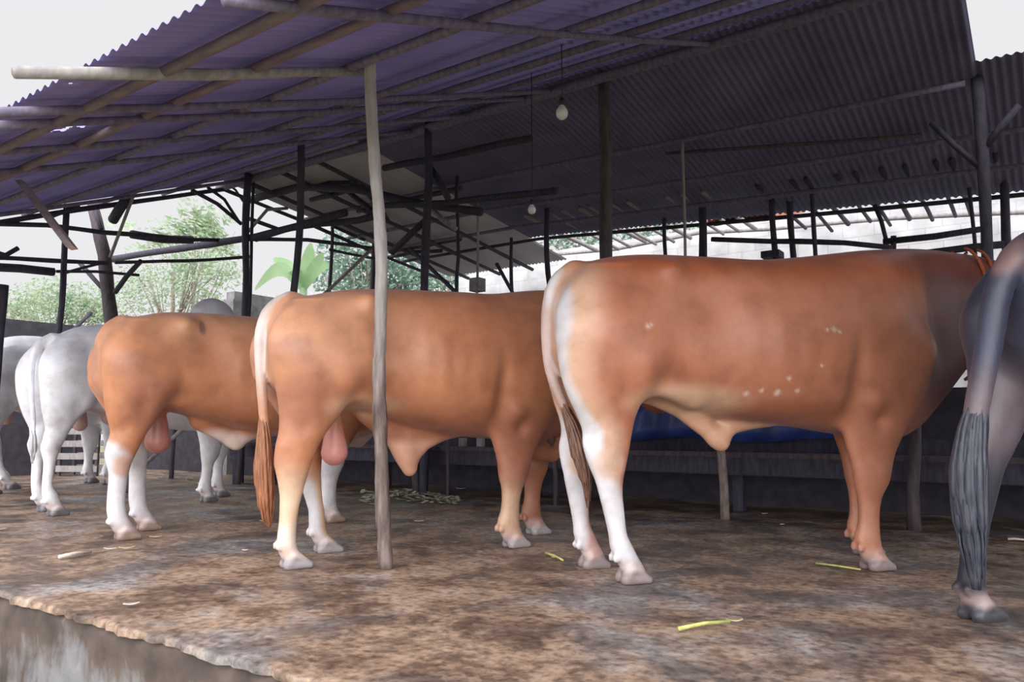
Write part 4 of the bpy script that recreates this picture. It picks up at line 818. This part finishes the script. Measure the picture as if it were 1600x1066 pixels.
# bits on the trough lip and boards behind the white cow
for i, (x, y) in enumerate(((724, 692), (752, 693))):
    p = atV(x, y, 6.36); b = MB(); b.box((p[0]-.04, 6.33, .513), (p[0]+.04, 6.37, .60)); tag(b.build('wood_block', M['wood_grey'], smooth=False), ['left small pale block on the trough lip behind the orange bull', 'right small pale block on the trough lip behind the orange bull'][i], 'block')
cp = G(132, 743); r = empty('wooden_crate', tuple(cp), .5); tag(r, 'grey slatted wooden crate behind the hind legs of the white cow', 'crate')
for z in (.06, .24, .42, .60):
    mb = MB(); mb.box((-.32, -.20, z), (.32, -.18, z+.09)); mb.box((-.32, .18, z), (.32, .20, z+.09)); mb.build('slat', M['wood_grey'], r, smooth=False)
for x_ in (-.31, .27):
    for y_ in (-.179, .139): mb = MB(); mb.box((x_, y_, 0), (x_+.04, y_+.04, .70)); mb.build('corner_post', M['wood_mid'], r, smooth=False)
# ------------------------------------------------------------------ litter on the floor
def leaf(x, y, L, W, rz, mat, label, cat='leaf', name='leaf', curl=.25, group=None):
    p = G(x, y); mb = MB(); n = 7; vv = []; ff = []
    for i in range(n):
        t = i/(n-1); w = W*math.sin(math.pi*min(.97, max(.06, t)))**.7
        for s in (-1, 0, 1): vv.append(((t-.5)*L, s*w/2, .006+curl*L*(t-.5)**2+abs(s)*W*.12))
    for i in range(n-1):
        for j in range(2): ff.append((i*3+j, (i+1)*3+j, (i+1)*3+j+1, i*3+j+1))
    mb.add(vv, ff); o = mb.build(name, mat); o.location = tuple(p+np.array([0, 0, .006])); o.rotation_euler = (0, 0, rz); sm = o.modifiers.new('thick', 'SOLIDIFY'); sm.thickness = .003
    tag(o, label, cat, group)
L_ = [(252, 748, .10, .06, .5, 'leaf_dry', 'dry leaf nearest the thin stake behind the third brown bull'), (297, 750, .13, .08, 1.2, 'leaf_dry', 'larger dry leaf behind the third brown bull hooves'), (310, 757, .10, .04, 2.2, 'leaf_pale', 'pale scrap beside the larger dry leaf behind the third brown bull'),
      (198, 860, .09, .045, .4, 'leaf_dry', 'yellowish leaf in front of the hind hooves of the third brown bull'), (172, 861, .07, .03, .1, 'leaf_pale', 'small pale scrap left of the yellowish leaf'), (244, 842, .08, .04, .6, 'leaf_dry', 'dull leaf on the floor right of the third brown bull hind hooves'),
      (383, 863, .035, .03, .3, 'leaf_pale', 'tiny pale crumb on the open floor left of the orange bull'), (205, 949, .06, .025, .5, 'leaf_pale', 'pale chip near the platform edge at lower left'), (318, 784, .06, .03, .1, 'leaf_brown', 'small brown leaf left of the orange bull tail'),
      (370, 788, .05, .03, .8, 'leaf_brown', 'brown leaf bit closest to the white cow front hooves'), (406, 793, .04, .02, .2, 'leaf_pale', 'white bit just left of the orange bull tail'), (415, 817, .09, .03, .1, 'leaf_dry', 'dry scrap under the tip of the orange bull tail'),
      (655, 817, .07, .03, .4, 'leaf_pale', 'pale scrap on the dark wet floor right of the crooked pole'), (710, 850, .06, .025, .2, 'leaf_brown', 'reddish leaf on the wet floor before the orange bull front hoof'), (720, 765, .11, .02, .2, 'leaf_pale', 'pale sliver behind the orange bull front legs'),
      (1195, 805, .07, .03, .6, 'leaf_pale', 'pale crumb in the shade right of the stake under the red bull'), (1222, 822, .04, .03, .6, 'leaf_pale', 'tiny white crumb in the shade left of the red bull front leg'), (1494, 800, .06, .04, .3, 'leaf_pale', 'white scrap in the dark left of the black bull'),
      (0, 830, .09, .04, .3, 'leaf_dry', 'orange leaf at the very left edge of the floor'), (760, 675+165, .03, .02, .3, 'leaf_brown', 'brown crumb left of the orange bull front hoof')]
for x, y, L, W, rz, m_, lb in L_: leaf(x, y, L, W, rz+.6, M[m_], lb)
def stick(a, b, r, mat, label, cat, seed, name): 
    p, q = G(*a), G(*b); p[2] = q[2] = r+.006; pole(name, [p, (p+q)/2+np.array([0, 0, .004]), q], (r, r*.7), mat, label, cat, seed=seed, crook=.004, n=6, step=.06)
stick((92, 876), (142, 867), .012, M['leaf_pale'], 'pale pinkish stick lying before the third brown bull', 'stick', 301, 'stick')
stick((1060, 989), (1140, 977), .008, M['stalk'], 'yellow green stalk on the open floor in front of the red bull', 'plant stalk', 302, 'plant_stalk')
leaf(1148, 975, .06, .035, .6, M['leaf_dry'], 'pale tip leaf at the right end of the yellow green stalk')
stick((1275, 884), (1345, 894), .006, M['stalk'], 'thin green stalk lying behind the red bull front hoof', 'plant stalk', 303, 'plant_stalk')
stick((853, 868), (880, 880), .008, M['stalk'], 'short green twig between the orange bull and the red bull', 'twig', 304, 'twig')
leaf(866, 874, .06, .03, 2.2, M['stalk'], 'small green leaf lying on the short green twig')
stick((1575, 846), (1600, 847), .008, M['leaf_pale'], 'pale straw beside the black bull at the right edge', 'straw', 305, 'straw')
rn = random.Random(9); mb = MB()
for i in range(420):
    t = rn.random(); x = 566+150*t; y = 778+10*rn.gauss(0, .55)-4*math.sin(t*3); p = G(x, y); p = p*min(1, 6.12/p[1]); p[2] = 0; a_ = rn.uniform(0, 6.28); L = rn.uniform(.03, .11); hgt = rn.uniform(.008, .05*math.exp(-((t-.5)/.3)**2)+.014)
    d_ = np.array([math.cos(a_), math.sin(a_), rn.uniform(-.2, .3)])*L; s_ = np.array([-math.sin(a_), math.cos(a_), 0])*rn.uniform(.008, .022); c_ = p+np.array([0, 0, hgt])
    mb.add([c_-d_/2-s_, c_+d_/2-s_, c_+d_/2+s_, c_-d_/2+s_], [(0, 1, 2, 3)])
tag(mb.build('fodder_scraps', M['fodder'], smooth=False), 'loose heap of pale green fodder scraps behind the crooked pole', 'fodder', kind='stuff')

# ------------------------------------------------------------------ outside: trees, banana, neighbour house
def tree(name, px, py, d, crown, nleaf, size, label, mat, seed, trunk=.09, pinnate=False):
    rn = random.Random(seed); base = P(px, py, d); base[2] = -.9; r = empty(name, tuple(base)); tag(r, label, 'tree')
    blobs = [(P(x, y, d+rn.uniform(-.8, .8))-base, rad) for x, y, rad in crown]
    tm = MB(); top = blobs[0][0]; tm.tube([(0, 0, 0), tuple(top*.5+np.array([.1, .05, 0])), tuple(top)], [trunk, trunk*.75, trunk*.4], n=8); tm.build('trunk', M['bark'], r)
    bm_ = MB()
    for c, rad in blobs:
        for k in range(3):
            e = c+np.array([rn.gauss(0, 1), rn.gauss(0, 1), rn.uniform(-.2, 1)])*rad*.5; s = top*rn.uniform(.45, .8); bm_.tube([s, (s+e)/2+np.array([rn.uniform(-.1, .1), 0, .1]), e], [trunk*.25, trunk*.15, .006], n=5)
    bm_.build('branches', M['bark'], r)
    lm = MB()
    for i in range(nleaf):
        c, rad = blobs[rn.randrange(len(blobs))]; u_ = np.array([rn.gauss(0, 1) for _ in range(3)]); u_ /= np.linalg.norm(u_); p = c+u_*rad*(rn.random()**.45)*np.array([1, 1, .8])
        a_ = np.array([rn.gauss(0, 1), rn.gauss(0, 1), rn.gauss(0, .6)-.3]); a_ /= np.linalg.norm(a_); b_ = np.cross(a_, [rn.random(), rn.random(), 1]); b_ /= np.linalg.norm(b_); L = size*rn.uniform(.6, 1.3); W = L*.42; n_ = np.cross(a_, b_)*W*.25
        lm.add([p, p+a_*L*.5+b_*W/2+n_, p+a_*L, p+a_*L*.5-b_*W/2+n_], [(0, 1, 2), (0, 2, 3)])
        if pinnate:
            for s in range(1, 5):
                q = p+a_*L*s*.45
                for sg in (-1, 1): e = q+(b_*sg+a_*.3)*L*.55; w_ = a_*L*.13; lm.add([q, (q+e)/2+w_, e, (q+e)/2-w_], [(0, 1, 2, 3)])
    lm.build('foliage', mat, r, smooth=False)
tree('tree', 95, 500, 20, [(95, 462, .75), (50, 470, .7), (140, 472, .7), (80, 490, .8), (120, 500, .8), (20, 490, .6), (160, 490, .6)], 3600, .13, 'bushy tree beyond the far left corner, above the low wall', M['leaf'], 1)
tree('tree', 270, 500, 17, [(270, 425, .65), (220, 440, .6), (320, 418, .65), (250, 462, .7), (300, 455, .6), (350, 425, .5), (200, 470, .6), (300, 408, .5), (330, 480, .5)], 3400, .11, 'loose bright tree seen between the thick dark post and the gable post', M['leaf'], 2)
tree('tall_tree', 300, 500, 24, [(305, 335, .55), (240, 365, .6), (330, 345, .5), (285, 360, .7), (345, 375, .5)], 90, .45, 'tall feathery tree top standing free in the gable sky', M['leaf'], 3, trunk=.06, pinnate=True)
tree('tree', 575, 470, 18, [(575, 410, 1.1), (540, 425, .9), (620, 415, 1.1), (600, 440, 1.0), (555, 385, .8), (640, 435, .8), (530, 445, .8)], 2200, .2, 'dense blue green tree behind the crooked pole', M['leaf2'], 4, trunk=.12)
tree('tree', 685, 440, 20, [(690, 437, .6), (720, 440, .5), (660, 440, .6)], 500, .18, 'low tree top in the gap under the grey roof corner', M['leaf2'], 5)
tree('tree', 900, 380, 22, [(905, 370, .8), (880, 376, .7), (960, 368, .8), (1010, 362, .7), (1060, 350, .8)], 900, .2, 'tree tops showing above the block wall', M['leaf2'], 6)
bp = P(478, 470, 15); bp[2] = -.9; r = empty('banana_plant', tuple(bp)); tag(r, 'banana plant with broad arching leaves beyond the gable', 'banana plant')
mb = MB(); topb = P(474, 450, 15)-bp; mb.tube([(0, 0, 0), topb*.5, topb], [.12, .1, .07], n=9); mb.build('stem', M['leaf'], r)
for i, (x, y, w, dr) in enumerate(((428, 403, .30, .10), (486, 380, .30, 0), (398, 452, .28, .35), (520, 415, .26, .2), (450, 425, .22, .15), (505, 395, .22, .05))):
    e = P(x, y, 15-.4*(i % 3))-bp; s = topb; ax = e-s; mb = MB(); vv = []; ff = []; n = 10; sd_ = np.cross(ax, [FW[0], FW[1], .25]); sd_ /= np.linalg.norm(sd_)
    for k in range(n):
        t = k/(n-1); c = s+ax*t+np.array([0, 0, dr*math.sin(math.pi*t)*1.2]); ww = w*(math.sin(math.pi*min(.98, .08+.9*t))**.6)
        for q in (-1, 0, 1): vv.append(c+sd_*q*ww*.5+np.array([0, 0, -abs(q)*ww*.15]))
    for k in range(n-1):
        for q in range(2): ff.append((k*3+q, (k+1)*3+q, (k+1)*3+q+1, k*3+q+1))
    mb.add(vv, ff); mb.build('leaf', M['banana'], r)
a, b_ = P(395, 462, 14), P(590, 450, 19); mb = MB(); mb.add([(a[0], a[1], -.9), (b_[0], b_[1], -.9), tuple(b_), tuple(a), (a[0]-.2, a[1]+.1, -.9), (b_[0]-.2, b_[1]+.1, -.9), (b_[0]-.2, b_[1]+.1, b_[2]), (a[0]-.2, a[1]+.1, a[2])], [(0, 1, 2, 3), (3, 2, 6, 7), (5, 4, 7, 6), (0, 3, 7, 4), (1, 5, 6, 2)])
tag(mb.build('garden_wall', M['paint_white'], smooth=False), 'low white wall in front of the banana plant outside', 'wall')
hs = P(1150, 350, 17); r = empty('house', (hs[0], hs[1], -.9)); tag(r, 'red tiled neighbour house with white posts beyond the block wall', 'house')
hz = hs[2]+.9; mb = MB(); mb.box((-.6, .6, 0), (.7, 3.5, hz+.2)); mb.build('wall', M['tile'], r, smooth=False)
mb = MB(); mb.add([(-.7, -.2, hz+.12), (.8, -.2, hz+.12), (.8, 2, hz+1.2), (-.7, 2, hz+1.2), (-.7, 4.2, hz+.12), (.8, 4.2, hz+.12)], [(0, 1, 2, 3), (3, 2, 5, 4), (0, 3, 4), (1, 5, 2)]); mb.build('roof', M['tile'], r, smooth=False)
for x in (1128, 1163):
    p = P(x, 350, 17); t = (p-hs)[0]; mb = MB(); mb.box((t-.09, .1, 0), (t+.09, .28, hz+.1)); mb.build('white_post', M['paint_white'], r, smooth=False)
